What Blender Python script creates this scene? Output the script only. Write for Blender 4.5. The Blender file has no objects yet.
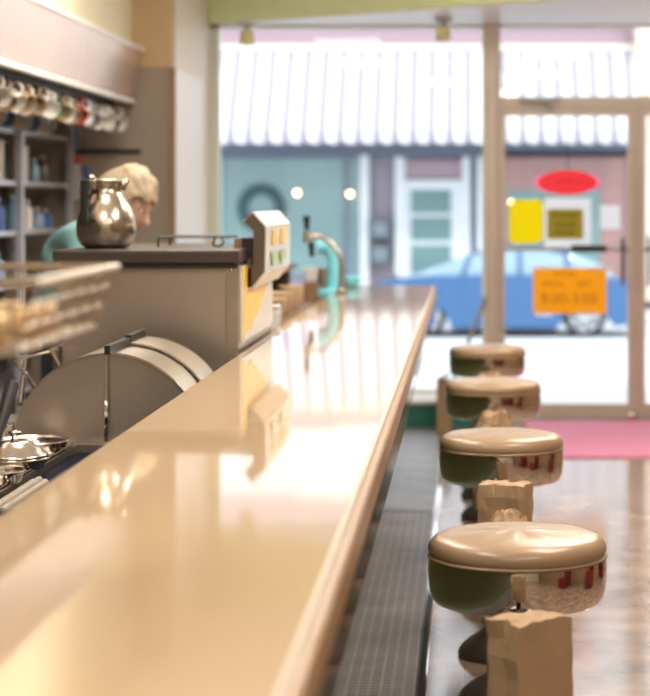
import bpy, bmesh, math, random
from mathutils import Vector, Matrix, noise
random.seed(7)
S = bpy.context.scene
C = S.collection
PI = math.pi
# ------------------------------------------------------------------ camera
EYE = 1.37; F = 1900.0; VX, VY = 465.0, 203.0
cam = bpy.data.cameras.new('camera'); co = bpy.data.objects.new('camera', cam); C.objects.link(co)
co.location = (0, 0, EYE); co.rotation_euler = (PI/2, 0, 0)
cam.sensor_fit = 'HORIZONTAL'; cam.sensor_width = 36; cam.lens = F/650*36
cam.shift_x = (325-VX)/650; cam.shift_y = -(348-VY)/650
cam.clip_start = .05; cam.clip_end = 300
cam.dof.use_dof = True; cam.dof.focus_distance = 4.5; cam.dof.aperture_fstop = 4.0
S.camera = co
def at(x, y, D):
    return Vector(((x-VX)*D/F, D, EYE-(y-VY)*D/F))
def ax(x, D): return (x-VX)*D/F
def az(y, D): return EYE-(y-VY)*D/F

# ------------------------------------------------------------------ materials
MT = {}
def mat(name, col, rough=.5, metal=0, var=0, vscale=8, bump=0, bscale=60, emit=None, estr=0, coat=0, trans=0, stretch=None, ior=1.5, alpha=1, spec=.5):
    m = bpy.data.materials.new(name); m.use_nodes = True
    nt = m.node_tree; b = nt.nodes['Principled BSDF']; N = nt.nodes; L = nt.links
    b.inputs['Base Color'].default_value = (*col, 1); b.inputs['Roughness'].default_value = rough
    b.inputs['Metallic'].default_value = metal; b.inputs['IOR'].default_value = ior
    b.inputs['Coat Weight'].default_value = coat; b.inputs['Coat Roughness'].default_value = .05
    b.inputs['Transmission Weight'].default_value = trans; b.inputs['Alpha'].default_value = alpha
    b.inputs['Specular IOR Level'].default_value = spec
    tc = N.new('ShaderNodeTexCoord'); mp = N.new('ShaderNodeMapping'); L.new(tc.outputs['Object'], mp.inputs[0])
    if stretch: mp.inputs['Scale'].default_value = stretch
    nz = N.new('ShaderNodeTexNoise'); nz.inputs['Scale'].default_value = vscale; nz.inputs['Detail'].default_value = 4
    L.new(mp.outputs[0], nz.inputs['Vector'])
    if var:
        mx = N.new('ShaderNodeMix'); mx.data_type = 'RGBA'
        mx.inputs[6].default_value = (*[max(0, c*(1-var)) for c in col], 1)
        mx.inputs[7].default_value = (*[min(1, c*(1+var)) for c in col], 1)
        L.new(nz.outputs['Fac'], mx.inputs[0]); L.new(mx.outputs[2], b.inputs['Base Color'])
    if bump:
        n2 = N.new('ShaderNodeTexNoise'); n2.inputs['Scale'].default_value = bscale; n2.inputs['Detail'].default_value = 3
        L.new(mp.outputs[0], n2.inputs['Vector'])
        bp = N.new('ShaderNodeBump'); bp.inputs['Strength'].default_value = bump; bp.inputs['Distance'].default_value = .01
        L.new(n2.outputs['Fac'], bp.inputs['Height']); L.new(bp.outputs[0], b.inputs['Normal'])
    if emit: b.inputs['Emission Color'].default_value = (*emit, 1); b.inputs['Emission Strength'].default_value = estr
    MT[name] = m
    return m
def nodes(m): return m.node_tree.nodes, m.node_tree.links, m.node_tree.nodes['Principled BSDF']

mat('counter_laminate', (.53,.39,.245), .045, var=.10, vscale=1.6, bump=.010, bscale=3, spec=.6)
mat('counter_edge', (.34,.20,.09), .38, var=.05, spec=.25)
mat('apron_bronze', (.50,.37,.25), .08, metal=.85)
mat('edge_lip', (.58,.50,.41), .5, spec=.3)
mat('steel', (.50,.44,.375), .32, metal=1, var=.12, vscale=3, bump=.02, bscale=30, stretch=(1,1,6))
mat('steel_dark', (.53,.465,.40), .36, metal=1, var=.15, vscale=4, bump=.02, bscale=20)
mat('panel_steel', (.72,.68,.64), .05, metal=1, bump=.01, bscale=10)
mat('chrome', (.66,.62,.56), .055, metal=1)
mat('pot_steel', (.52,.46,.385), .23, metal=1)
mat('pan_steel', (.60,.56,.51), .2, metal=1)
mat('plate_brown', (.11,.08,.06), .4, metal=.4)
mat('booth_wall', (.30,.19,.11), .4)
mat('black_plastic', (.015,.014,.013), .35)
mat('black_rubber', (.03,.028,.027), .55)
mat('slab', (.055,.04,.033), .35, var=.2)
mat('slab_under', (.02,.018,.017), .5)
mat('vinyl', (.32,.215,.13), .30, var=.08, vscale=10, bump=.05, bscale=25)
mat('kraft', (.38,.25,.14), .8, var=.12, vscale=12, bump=.15, bscale=120)
mat('column', (.035,.03,.027), .25, metal=.6)
mat('dome', (.085,.07,.06), .4, metal=.5, var=.2)
mat('green_paint', (.17,.25,.115), .35, var=.1)
mat('teal_paint', (.03,.20,.15), .5, var=.1)
mat('white_paint', (.82,.82,.80), .45, var=.03)
mat('frame_bronze', (.56,.49,.41), .4, metal=.3, var=.06)
mat('frame_green', (.74,.80,.68), .45)
mat('lime_paint', (.84,.96,.60), .6, var=.04)
mat('wall_taupe', (.30,.25,.195), .6, var=.06, vscale=2)
mat('wall_tan', (.50,.36,.20), .6, var=.06, vscale=2)
mat('wall_cream', (.74,.68,.50), .6, var=.05, vscale=2)
mat('wall_pale', (.78,.70,.60), .5, var=.05, vscale=2)
mat('ceiling', (.80,.76,.66), .7)
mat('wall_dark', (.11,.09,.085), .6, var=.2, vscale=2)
mat('fascia', (.60,.46,.39), .22, metal=.55, var=.15, vscale=1.3, bump=.02, bscale=3)
mat('trim_light', (.80,.78,.75), .35)
mat('brown_edge', (.30,.17,.09), .6)
mat('pink_mat', (.74,.27,.42), .8, var=.06, bump=.3, bscale=150)
mat('shelf_metal', (.58,.58,.63), .35, metal=.7)
mat('skin', (.58,.36,.27), .5, var=.05)
mat('hair', (.42,.335,.225), .6, var=.45, vscale=30, bump=.8, bscale=90, stretch=(1,1,.25))
mat('teal_shirt', (.22,.44,.45), .8, var=.12, vscale=5, bump=.2, bscale=20)
mat('trousers', (.05,.05,.06), .8)
mat('mug_tan', (.42,.29,.17), .25, var=.15)
mat('mug_white', (.75,.72,.68), .2)
mat('mug_brown', (.12,.07,.045), .25)
mat('mug_red', (.45,.05,.05), .25)
mat('mug_blue', (.20,.30,.45), .25)
mat('mug_green', (.12,.28,.12), .25)
mat('paper_white', (.93,.93,.95), .6)
mat('sheet_yellow', (1.0,.86,.02), .6)
mat('sheet_orange', (1,.60,.06), .6)
mat('sheet_olive', (.66,.58,.12), .6)
mat('fan_grey', (.20,.24,.28), .6)
mat('ink', (.12,.06,.02), .7)
mat('ink_orange', (.52,.22,.02), .7)
mat('neon_red', (.80,.02,.04), .4, emit=(1,.01,.03), estr=.25)
mat('neon_dark', (.45,.01,.02), .4, emit=(.5,.0,.02), estr=.5)
mat('neon_pink', (.8,.2,.5), .4, emit=(1,.2,.5), estr=.35)
mat('turquoise', (.25,.80,.98), .3)
mat('bowl_glass', (.80,.85,.85), .1, trans=.3)
mat('tan_dish', (.58,.45,.30), .3)
mat('brown_wood', (.20,.115,.06), .5, var=.3)
mat('yellow_print', (.93,.62,.06), .35)
mat('green_print', (.35,.62,.22), .35)
mat('print_white', (.80,.78,.74), .22)
mat('navy', (.008,.010,.018), .9, spec=.1)
mat('cloth_bead', (.36,.31,.26), .7)
mat('cream_wire', (.42,.34,.25), .35, metal=.4)
mat('packet', (.58,.38,.17), .6, var=.2)
mat('maroon', (.16,.02,.02), .3)
mat('blue_bin', (.06,.13,.35), .4)
mat('blue_glass', (.25,.45,.60), .15)
mat('light_fixture', (.9,.9,.9), .5, emit=(1,.93,.82), estr=2.6)
mat('bulb', (1,.8,.4), .5, emit=(1,.78,.42), estr=3)
mat('bulb_far', (1,.7,.4), .5, emit=(1,.62,.30), estr=7)
mat('lamp_shade_yellow', (.75,.72,.35), .5)
mat('grey_metal', (.35,.35,.35), .4, metal=.6)
# outside
mat('street', (.66,.68,.70), .8, var=.05, vscale=.6)
mat('sidewalk', (.62,.64,.66), .8, var=.04, vscale=2)
mat('car_blue', (.022,.115,.30), .25, coat=1, var=.03)
mat('car_glass', (.36,.50,.60), .05, spec=1)
mat('tyre', (.03,.03,.035), .7)
mat('rim', (.62,.64,.68), .35, metal=.5)
mat('facade_mauve', (.42,.36,.42), .8, var=.06)
mat('facade_blue', (.15,.17,.24), .6)
mat('shop_glass', (.17,.29,.30), .12, var=.25, vscale=.6, spec=.8)
mat('facade_white', (.72,.75,.80), .6)
mat('dark_unit', (.12,.16,.20), .6)
mat('facade_top', (.40,.29,.34), .8)
mat('facade_cream', (.80,.74,.64), .7)
mat('wreath', (.05,.10,.11), .9)
# awning stripes
m = mat('awning', (.8,.8,.8), .8); N, L, b = nodes(m)
tc = N.new('ShaderNodeTexCoord'); sx = N.new('ShaderNodeSeparateXYZ'); L.new(tc.outputs['Object'], sx.inputs[0])
ma = N.new('ShaderNodeMath'); ma.operation = 'MULTIPLY'; ma.inputs[1].default_value = 1/.333; L.new(sx.outputs[0], ma.inputs[0])
fr = N.new('ShaderNodeMath'); fr.operation = 'FRACT'; L.new(ma.outputs[0], fr.inputs[0])
lt = N.new('ShaderNodeMath'); lt.operation = 'LESS_THAN'; lt.inputs[1].default_value = .32; L.new(fr.outputs[0], lt.inputs[0])
mx = N.new('ShaderNodeMix'); mx.data_type = 'RGBA'; mx.inputs[6].default_value = (.74,.73,.77,1); mx.inputs[7].default_value = (.25,.20,.28,1)
L.new(lt.outputs[0], mx.inputs[0]); L.new(mx.outputs[2], b.inputs['Base Color'])
# thin paper lets daylight through
for nm in ('paper_white','sheet_yellow','sheet_orange','sheet_olive'):
    m = MT[nm]; N, L, b = nodes(m); tr = N.new('ShaderNodeBsdfTranslucent'); tr.inputs[0].default_value = b.inputs['Base Color'].default_value
    ms = N.new('ShaderNodeMixShader'); ms.inputs[0].default_value = .8
    L.new(b.outputs[0], ms.inputs[1]); L.new(tr.outputs[0], ms.inputs[2]); L.new(ms.outputs[0], N['Material Output'].inputs[0])
# brick
def brick(name, c1, c2, mortar, w, h, ms=.02, rough=.8, axis='XZ', off=.5, bumpd=.3, var=0, vs=3):
    m = mat(name, c1, rough); N, L, b = nodes(m)
    tc = N.new('ShaderNodeTexCoord'); mp = N.new('ShaderNodeMapping'); L.new(tc.outputs['Object'], mp.inputs[0])
    if axis == 'XZ': mp.inputs['Rotation'].default_value = (PI/2, 0, 0)
    br = N.new('ShaderNodeTexBrick'); L.new(mp.outputs[0], br.inputs['Vector'])
    br.offset = off; br.inputs['Scale'].default_value = 1; br.inputs['Brick Width'].default_value = w; br.inputs['Row Height'].default_value = h
    br.inputs['Mortar Size'].default_value = ms; br.inputs['Color1'].default_value = (*c1,1); br.inputs['Color2'].default_value = (*c2,1); br.inputs['Mortar'].default_value = (*mortar,1)
    src = br.outputs['Color']
    if var:
        nz = N.new('ShaderNodeTexNoise'); nz.inputs['Scale'].default_value = vs; nz.inputs['Detail'].default_value = 6; L.new(tc.outputs['Object'], nz.inputs['Vector'])
        cr = N.new('ShaderNodeValToRGB'); cr.color_ramp.elements[0].position = .35; cr.color_ramp.elements[1].position = .7
        cr.color_ramp.elements[0].color = (1-var,1-var,1-var,1); cr.color_ramp.elements[1].color = (1+var,1+var,1+var,1)
        L.new(nz.outputs['Fac'], cr.inputs[0])
        mm = N.new('ShaderNodeMix'); mm.data_type = 'RGBA'; mm.blend_type = 'MULTIPLY'; mm.inputs[0].default_value = 1
        L.new(src, mm.inputs[6]); L.new(cr.outputs[0], mm.inputs[7]); src = mm.outputs[2]
    L.new(src, b.inputs['Base Color'])
    bp = N.new('ShaderNodeBump'); bp.inputs['Strength'].default_value = bumpd; bp.inputs['Distance'].default_value = .004; bp.invert = True
    L.new(br.outputs['Fac'], bp.inputs['Height']); L.new(bp.outputs[0], b.inputs['Normal'])
    return m
brick('floor_tile', (.30,.215,.165), (.275,.195,.15), (.20,.15,.12), .305, .305, .002, .13, 'XY', 0, .05, .35, 5)
MT['floor_tile'].node_tree.nodes['Principled BSDF'].inputs['Specular IOR Level'].default_value = .9
brick('rubber_grid', (.15,.135,.13), (.125,.115,.11), (.24,.22,.21), .032, .032, .005, .42, 'XY', 0, .8, .2, 5)
brick('rubber_plain', (.20,.185,.18), (.18,.165,.16), (.21,.19,.185), .06, .06, .006, .36, 'XY', 0, .3, .3, 5)
brick('brick_red', (.42,.20,.19), (.36,.17,.17), (.5,.4,.4), .22, .075, .01, .85, 'XZ')
brick('brick_cream', (.78,.64,.52), (.70,.56,.46), (.8,.75,.7), .22, .075, .01, .85, 'XZ')
# clear thin glass: see-through with a mirror share that depends on the viewing angle
m = bpy.data.materials.new('clear_glass'); m.use_nodes = True; MT['clear_glass'] = m
N, L = m.node_tree.nodes, m.node_tree.links; N.clear()
o_ = N.new('ShaderNodeOutputMaterial'); t_ = N.new('ShaderNodeBsdfTransparent'); g_ = N.new('ShaderNodeBsdfGlossy'); g_.inputs['Roughness'].default_value = .01
f_ = N.new('ShaderNodeFresnel'); f_.inputs[0].default_value = 1.25; x_ = N.new('ShaderNodeMixShader'); t_.inputs[0].default_value = (.965,.985,.98,1)
L.new(f_.outputs[0], x_.inputs[0]); L.new(t_.outputs[0], x_.inputs[1]); L.new(g_.outputs[0], x_.inputs[2]); L.new(x_.outputs[0], o_.inputs[0])

# ------------------------------------------------------------------ mesh helpers
def T(x, y, z): return Matrix.Translation((x, y, z))
def bm_(): return bmesh.new()
def box(bm, x0, x1, y0, y1, z0, z1, bev=0, mtx=None):
    r = bmesh.ops.create_cube(bm, size=1)
    vs = r['verts']
    for v in vs:
        v.co = Vector(((x0+x1)/2+v.co.x*(x1-x0), (y0+y1)/2+v.co.y*(y1-y0), (z0+z1)/2+v.co.z*(z1-z0)))
    if bev:
        es = list({e for v in vs for e in v.link_edges})
        rr = bmesh.ops.bevel(bm, geom=es, offset=bev, segments=2, affect='EDGES', profile=.7)
        vs = list({v for f in rr['faces'] for v in f.verts} | {v for v in vs if v.is_valid})
    if mtx: bmesh.ops.transform(bm, matrix=mtx, verts=vs)
    return bm
def lathe(bm, prof, seg=40, mtx=None):
    rings = []; allv = []
    for r, z in prof:
        if r < 1e-5:
            ring = [bm.verts.new((0, 0, z))]
        else:
            ring = [bm.verts.new((r*math.cos(2*PI*i/seg), r*math.sin(2*PI*i/seg), z)) for i in range(seg)]
        rings.append(ring); allv += ring
    for a, b in zip(rings, rings[1:]):
        if len(a) == 1 and len(b) == 1: continue
        for i in range(seg):
            j = (i+1) % seg
            if len(a) == 1: bm.faces.new((a[0], b[j], b[i]))
            elif len(b) == 1: bm.faces.new((a[i], a[j], b[0]))
            else: bm.faces.new((a[i], a[j], b[j], b[i]))
    if mtx: bmesh.ops.transform(bm, matrix=mtx, verts=allv)
    return bm
def tube(bm, pts, r=.01, seg=10, closed=False, smooth=0):
    pts = [Vector(p) for p in pts]
    if smooth:
        n = len(pts); out = []
        rng = range(n if closed else n-1)
        for i in rng:
            p0 = pts[(i-1) % n] if (closed or i > 0) else pts[i]; p1 = pts[i]; p2 = pts[(i+1) % n]
            p3 = pts[(i+2) % n] if (closed or i+2 < n) else p2
            for k in range(smooth):
                t = k/smooth
                out.append(.5*((2*p1)+(p2-p0)*t+(2*p0-5*p1+4*p2-p3)*t*t+(3*p1-p0-3*p2+p3)*t**3))
        if not closed: out.append(pts[-1])
        pts = out
    n = len(pts); rings = []; prev = None
    rs = r if isinstance(r, (list, tuple)) else None
    for i, p in enumerate(pts):
        if closed: d = pts[(i+1) % n]-pts[i-1]
        else: d = pts[min(i+1, n-1)]-pts[max(i-1, 0)]
        d.normalize()
        if prev is None:
            u = d.orthogonal().normalized()
        else:
            u = (prev-d*prev.dot(d))
            u = u.normalized() if u.length > 1e-6 else d.orthogonal().normalized()
        prev = u; v = d.cross(u)
        rr = r if rs is None else rs[min(len(rs)-1, int(round(i*(len(rs)-1)/max(1, n-1))))]
        rings.append([bm.verts.new(p+(u*math.cos(2*PI*k/seg)+v*math.sin(2*PI*k/seg))*rr) for k in range(seg)])
    prs = list(zip(rings, rings[1:]))
    if closed: prs.append((rings[-1], rings[0]))
    for a, b in prs:
        for k in range(seg):
            j = (k+1) % seg; bm.faces.new((a[k], a[j], b[j], b[k]))
    if not closed:
        bm.faces.new(rings[0][::-1]); bm.faces.new(rings[-1])
    return bm
def prism(bm, poly, a, b, axis='Y'):
    """poly of 2-D points extruded from a to b along an axis: Y -> (x,z), X -> (y,z), Z -> (x,y)"""
    def mk(p, t):
        return {'Y': (p[0], t, p[1]), 'X': (t, p[0], p[1]), 'Z': (p[0], p[1], t)}[axis]
    A = [bm.verts.new(mk(p, a)) for p in poly]; B = [bm.verts.new(mk(p, b)) for p in poly]
    n = len(poly)
    bm.faces.new(A); bm.faces.new(B[::-1])
    for i in range(n):
        j = (i+1) % n; bm.faces.new((A[i], B[i], B[j], A[j]))
    return bm
def sphere(bm, c, r, sx=1, sy=1, sz=1, u=20, v=14):
    rr = bmesh.ops.create_uvsphere(bm, u_segments=u, v_segments=v, radius=r)
    for q in rr['verts']: q.co = Vector((q.co.x*sx+c[0], q.co.y*sy+c[1], q.co.z*sz+c[2]))
    return bm
def obj(name, bm, m, parent=None, smooth=False, world=True):
    """link one bmesh as one object; with a parent the mesh is stored in the parent's frame"""
    bmesh.ops.recalc_face_normals(bm, faces=bm.faces)
    me = bpy.data.meshes.new(name)
    if parent is not None and world:
        bmesh.ops.transform(bm, matrix=ROOTM(parent).inverted(), verts=bm.verts)
    if smooth is True:
        for f in bm.faces: f.smooth = True
    elif smooth == 'auto':
        for f in bm.faces: f.smooth = True
        for e in bm.edges:
            if len(e.link_faces) == 2 and e.calc_face_angle(0) > .6: e.smooth = False
    bm.to_mesh(me); bm.free()
    me.materials.append(MT[m] if isinstance(m, str) else m)
    o = bpy.data.objects.new(name, me); C.objects.link(o)
    if parent is not None: o.parent = parent
    return o
def ROOTM(o):
    m = Matrix.Translation(o.location) @ o.rotation_euler.to_matrix().to_4x4()
    return ROOTM(o.parent) @ m if o.parent else m
def tag(o, label, cat, group=None):
    o['label'] = label; o['category'] = cat
    if group: o['group'] = group
    return o
def thing(name, label, cat, loc=(0,0,0), rz=0, group=None):
    o = bpy.data.objects.new(name, None); C.objects.link(o); o.empty_display_size = .1
    o.location = loc; o.rotation_euler = (0, 0, rz)
    return tag(o, label, cat, group)
def solo(name, bm, m, label, cat, group=None, smooth=False):
    """a thing of one mesh, its origin at its base"""
    vs = [v.co for v in bm.verts]
    c = Vector(((min(v.x for v in vs)+max(v.x for v in vs))/2, (min(v.y for v in vs)+max(v.y for v in vs))/2, min(v.z for v in vs)))
    bmesh.ops.translate(bm, vec=-c, verts=bm.verts)
    o = obj(name, bm, m, None, smooth); o.location = c
    return tag(o, label, cat, group)
def struct(name, bm, m, parent=None, smooth=False):
    o = obj(name, bm, m, parent, smooth)
    if parent is None: o['kind'] = 'structure'
    return o
def kids(o): return [c for c in bpy.data.objects if c.parent == o]
def dup(root, loc, rz, label, group=None):
    def rec(o, parent):
        c = o.copy(); C.objects.link(c)
        if parent is not None: c.parent = parent
        for k in kids(o): rec(k, c)
        return c
    r = rec(root, None); r.location = loc; r.rotation_euler = (0, 0, rz); r['label'] = label
    if group: r['group'] = group
    return r
def text_bm(s, size, M, depth=.001):
    cu = bpy.data.curves.new('t', 'FONT'); cu.body = s; cu.size = size; cu.extrude = depth; cu.align_x = 'CENTER'; cu.align_y = 'CENTER'
    to = bpy.data.objects.new('t', cu); C.objects.link(to)
    bpy.context.view_layer.update()
    me = bpy.data.meshes.new_from_object(to.evaluated_get(bpy.context.evaluated_depsgraph_get()))
    b = bmesh.new(); b.from_mesh(me); bmesh.ops.transform(b, matrix=M, verts=b.verts)
    bpy.data.objects.remove(to); bpy.data.curves.remove(cu)
    return b
FRONT = Matrix.Rotation(PI/2, 4, 'X')     # text standing up, read from -Y
def B(*a, **k): return box(bm_(), *a, **k)

# ------------------------------------------------------------------ setting
YS = 12.05                                   # storefront plane
struct('floor', B(-2.5, 3.0, -2.2, YS+.02, -.1, 0), 'floor_tile')
struct('ceiling', B(-2.5, 3.0, -2.2, YS+.2, 2.95, 3.05), 'ceiling')
struct('wall_left', B(-2.6, -2.5, -2.2, YS+.2, -.1, 3.05), 'wall_dark')
struct('wall_right', B(3.0, 3.1, -2.2, YS+.2, -.1, 3.05), 'booth_wall')
struct('wall_back', B(-2.6, 3.1, -2.3, -2.2, -.1, 3.05), 'wall_cream')
# partition across the end of the kitchen
wp = struct('wall_kitchen', B(-2.5, -1.62, 10.5, 10.62, 0, 2.12), 'wall_taupe')
b = B(-2.5, -1.62, 10.5, 10.62, 2.12, 2.95); obj('upper_panel', b, 'wall_tan', wp)
wr = struct('wall_return', B(-1.70, -1.62, 10.62, YS+.1, 0, 2.95), 'wall_pale')
obj('wall_board', B(-1.62, -1.605, 10.52, 11.62, .9, 2.12), 'trim_light', wr)
obj('board_edge', B(-1.634, -1.60, 10.485, 10.52, 0, 2.12, ), 'brown_edge', wr)
# soffit above the mug rail
struct('trim_1', B(-2.5, -1.84, -2.2, 10.5, 2.22, 2.95), 'wall_cream')
f_ = bm_(); prism(f_, [(-1.80,2.20),(-1.775,2.20),(-1.83,1.935),(-1.855,1.935)], -1.0, 10.45)
hood = obj('sloping_fascia', f_, 'fascia'); 
tag(hood, 'long sloping pale metal fascia above the row of hanging mugs', 'fascia panel')
b = bm_(); box(b, -1.86,-1.815,-1.0,10.45,1.915,1.937); box(b, -1.84,-1.765,-1.0,10.45,2.20,2.22)
obj('edge_rail', b, 'trim_light', hood)
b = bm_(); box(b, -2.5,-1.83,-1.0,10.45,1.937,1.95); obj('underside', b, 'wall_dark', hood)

# storefront
sf = struct('wall_front', B(ax(620,YS)+1.0, 3.0, YS, YS+.12, 0, 2.95), 'wall_pale')
struct('trim_2', B(-1.62, 3.0, YS+.0, YS+.12, az(24,YS), 2.95), 'white_paint')
b = bm_(); prism(b, [(-1.62,12.04),(-1.62,12.0),(3.0,8.9),(3.0,12.04)], 2.505, 2.95, 'Z')
hd = struct('trim_3', b, 'lime_paint')
b = bm_(); prism(b, [(-1.62,12.04),(-1.62,12.01),(3.0,8.91),(3.0,12.04)], 2.497, 2.5045, 'Z'); obj('underside_panel', b, 'trim_light', hd)
# bulkhead under the picture window
bk = struct('trim_4', B(-1.605, .12, 11.62, YS+.08, 0, .14), 'teal_paint')
obj('sill_top', B(-1.605, .12, 11.60, YS+.08, .14, .165, bev=.004), 'white_paint', bk)
# picture window
w1 = struct('window_1', B(-1.60, .13, YS+.03, YS+.038, .165, az(24,YS)), 'clear_glass')
b = bm_(); box(b, -1.62,-1.56,YS,YS+.08,.165,az(24,YS)); box(b,-1.62,.13,YS,YS+.08,az(28,YS),az(22,YS)); box(b,-1.62,.13,YS,YS+.08,.165,.185)
obj('window_frame', b, 'frame_green', w1)
# mullion
ml = struct('trim_5', B(ax(485,YS), ax(497,YS), YS-.07, YS+.10, 0, 2.51), 'frame_bronze')
obj('mullion_face', B(ax(484,YS)-.01, ax(486,YS), YS-.06, YS+.09, 0.165, 2.51), 'frame_green', ml)
# transom window
zt0, zt1 = az(97,YS), az(108,YS)
w2 = struct('window_2', B(ax(497,YS), 2.0, YS+.03, YS+.038, zt0, az(24,YS)), 'clear_glass')
b = bm_(); box(b, ax(497,YS),2.0,YS-.04,YS+.08,zt1,zt0,bev=.004); box(b, ax(497,YS),2.0,YS-.02,YS+.08,az(27,YS),az(21,YS)); box(b, ax(496,YS), ax(500,YS), YS-.02,YS+.08,zt0,az(24,YS))
obj('window_frame', b, 'frame_bronze', w2)
# doors
def door(n, x0, x1, hinge, handle_x):
    zt = zt1-.004; zb = .012
    sw = .050; y0, y1 = YS-.01, YS+.04
    d = struct('door_%d' % n, B(x0+sw, x1-sw, YS+.01, YS+.018, zb+.08, zt-.04), 'clear_glass')
    b = bm_()
    box(b, x0, x0+sw, y0, y1, zb, zt, bev=.004); box(b, x1-sw-.01, x1, y0, y1, zb, zt, bev=.004)
    box(b, x0+sw, x1-sw-.01, y0, y1, zt-.045, zt, bev=.004); box(b, x0+sw, x1-sw-.01, y0, y1, zb, zb+.085, bev=.004)
    obj('door_frame', b, 'frame_bronze', d)
    b = bm_(); box(b, x0+sw-.005, x1-sw, y0-.035, y0-.015, az(251,YS), az(247,YS), bev=.003)
    obj('push_bar', b, 'grey_metal', d)
    b = bm_(); tube(b, [(handle_x, y0+.0, az(237,YS)), (handle_x, y0-.06, az(239,YS)), (handle_x, y0-.06, az(283,YS)), (handle_x, y0, az(285,YS))], .011)
    obj('door_handle', b, 'black_plastic', d)
    return d
d1 = door(1, ax(497,YS), ax(637,YS), 0, ax(622,YS))
obj('push_plate', B(ax(571,YS), ax(606,YS), YS-.055, YS-.012, az(252,YS), az(245,YS), bev=.004), 'black_plastic', d1)
d2 = door(2, ax(637.3,YS), ax(637.3,YS)+.885, 0, ax(648,YS))
struct('trim_6', B(ax(497,YS), 2.0, YS-.05, YS+.1, .0, .012), 'grey_metal')
# door closer
dc = thing('door_closer', 'grey hydraulic door closer on the bar above the glass door', 'door closer', (ax(540,YS), YS-.045, az(104,YS)))
obj('closer_body', B(ax(520,YS), ax(559,YS), YS-.10, YS-.041, az(103.5,YS), az(98,YS), bev=.006), 'grey_metal', dc)
b = bm_(); tube(b, [(ax(540,YS), YS-.10, az(104,YS)), (ax(546,YS), YS-.17, az(105,YS)), (ax(551,YS), YS-.03, az(110,YS))], .007); obj('closer_arm', b, 'grey_metal', dc)
# door stop on the floor
b = bm_(); lathe(b, [(0,0),(.022,0),(.02,.02),(.03,.035),(.03,.055),(0,.07)], 20, T(ax(632,11.85), 11.85, 0))
solo('door_stop', b, 'chrome', 'small chrome door stop on the floor between the two doors', 'door stop', smooth=True)

# signs on the door glass
yg = YS-.012
def sheet(name, x0, x1, y0, y1, m, label, skew=0, r=0, gy=0):
    p = [(ax(x0,YS), az(y1,YS)+skew), (ax(x1,YS), az(y1,YS)), (ax(x1,YS), az(y0,YS)), (ax(x0,YS), az(y0,YS)+skew)]
    b = bm_(); prism(b, p, yg-.002-gy, yg+.0-gy)
    if r:
        es = [e for e in b.edges if abs(e.verts[0].co.y-e.verts[1].co.y) > .001]
        bmesh.ops.bevel(b, geom=es, offset=r, segments=4, affect='EDGES')
    return solo(name, b, m, label, 'sign')
sheet('window_sign', 509, 543, 199, 243, 'sheet_yellow', 'plain bright yellow sheet with rounded corners taped to door glass', -.008, .02)
ws = sheet('window_sign', 544, 591, 198, 247, 'paper_white', 'white bordered sign with olive centre and dark lettering on door glass')
def onto(b, m, root, name='lettering'):
    return obj(name, b, m, root)
onto(B(ax(547,YS), ax(583,YS), yg-.006, yg-.0025, az(239,YS), az(209,YS)), 'sheet_olive', ws, 'olive_panel')
for s, yy in (('PLEASE',215.5),('WEAR',225),('MASK',233)):
    onto(text_bm(s, .052, T(ax(565,YS), yg-.0075, az(yy,YS)) @ FRONT), 'ink', ws)
wo = sheet('window_sign', 533, 606.5, 268, 314, 'sheet_orange', 'orange paper notice with handwritten hours taped low on door glass', .004)
for s, yy, sz, xx in (('HOURS',274,.045,565),('MON.',284,.055,553),('SAT.',284,.055,585),('8:00-3:00',299,.095,569)):
    onto(text_bm(s, sz, T(ax(xx,YS), yg-.0035, az(yy,YS)) @ FRONT), 'ink_orange', wo)
b = bm_()
for x0, x1, y0, y1 in ((533,548,266,271),(590,605,266,271),(535,552,311,316),(576,596,311,316)):
    onto(B(ax(x0,YS), ax(x1,YS), yg-.0032, yg-.0022, az(y1,YS), az(y0,YS)), 'paper_white', wo, 'tape')
wc = sheet('window_sign', 600, 620, 205, 229, 'paper_white', 'small white card high on door glass right of the framed sign')
# neon oval
cx, cz, ra, rb_ = ax(567,YS), az(182.5,YS), .188, .078
def oval(ra, rb, y0, y1):
    b = bm_(); prism(b, [(cx+ra*math.cos(2*PI*i/40), cz+rb*math.sin(2*PI*i/40)) for i in range(40)], y0, y1); return b
nn = thing('neon_sign', 'red oval lit open sign with pink rim hanging on the door glass', 'sign', (cx, yg-.03, cz-rb_))
obj('sign_back', oval(ra, rb_, yg-.03, yg), 'neon_red', nn)
b = bm_(); tube(b, [(cx+(ra+.012)*math.cos(2*PI*i/40), yg-.016, cz+(rb_-.012)*math.sin(2*PI*i/40)) for i in range(40)], .008, 8, True); obj('rim_tube', b, 'neon_pink', nn)
obj('lettering', text_bm('OPEN', .085, T(cx, yg-.034, cz) @ FRONT @ Matrix.Diagonal((1.3,1,1,1)), .002), 'neon_dark', nn)
obj('cable', tube(bm_(), [(cx, yg-.01, cz+rb_), (cx+.01, yg-.01, zt1-.1)], .003), 'black_plastic', nn)

# pink mat & floor
solo('door_mat', B(.37, 2.6, 10.2, 11.9, 0, .012, bev=.004), 'pink_mat', 'pink rubber floor mat in front of the glass doors', 'floor mat')
solo('floor_strip', B(-.135, -.108, 1.2, 11.4, 0, .014, bev=.004), 'panel_steel', 'narrow bright metal strip along the floor beside the stools', 'floor strip')
solo('floor_mat', B(-.46, -.14, 1.2, 8.38, 0, .010, bev=.003), 'rubber_grid', 'near dark rubber floor mat with small grid pattern beside the counter', 'floor mat')
solo('floor_mat', B(-.46, -.14, 8.40, 11.5, 0, .010, bev=.003), 'rubber_plain', 'far smoother grey rubber mat beyond the seam near the window', 'floor mat')

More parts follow.
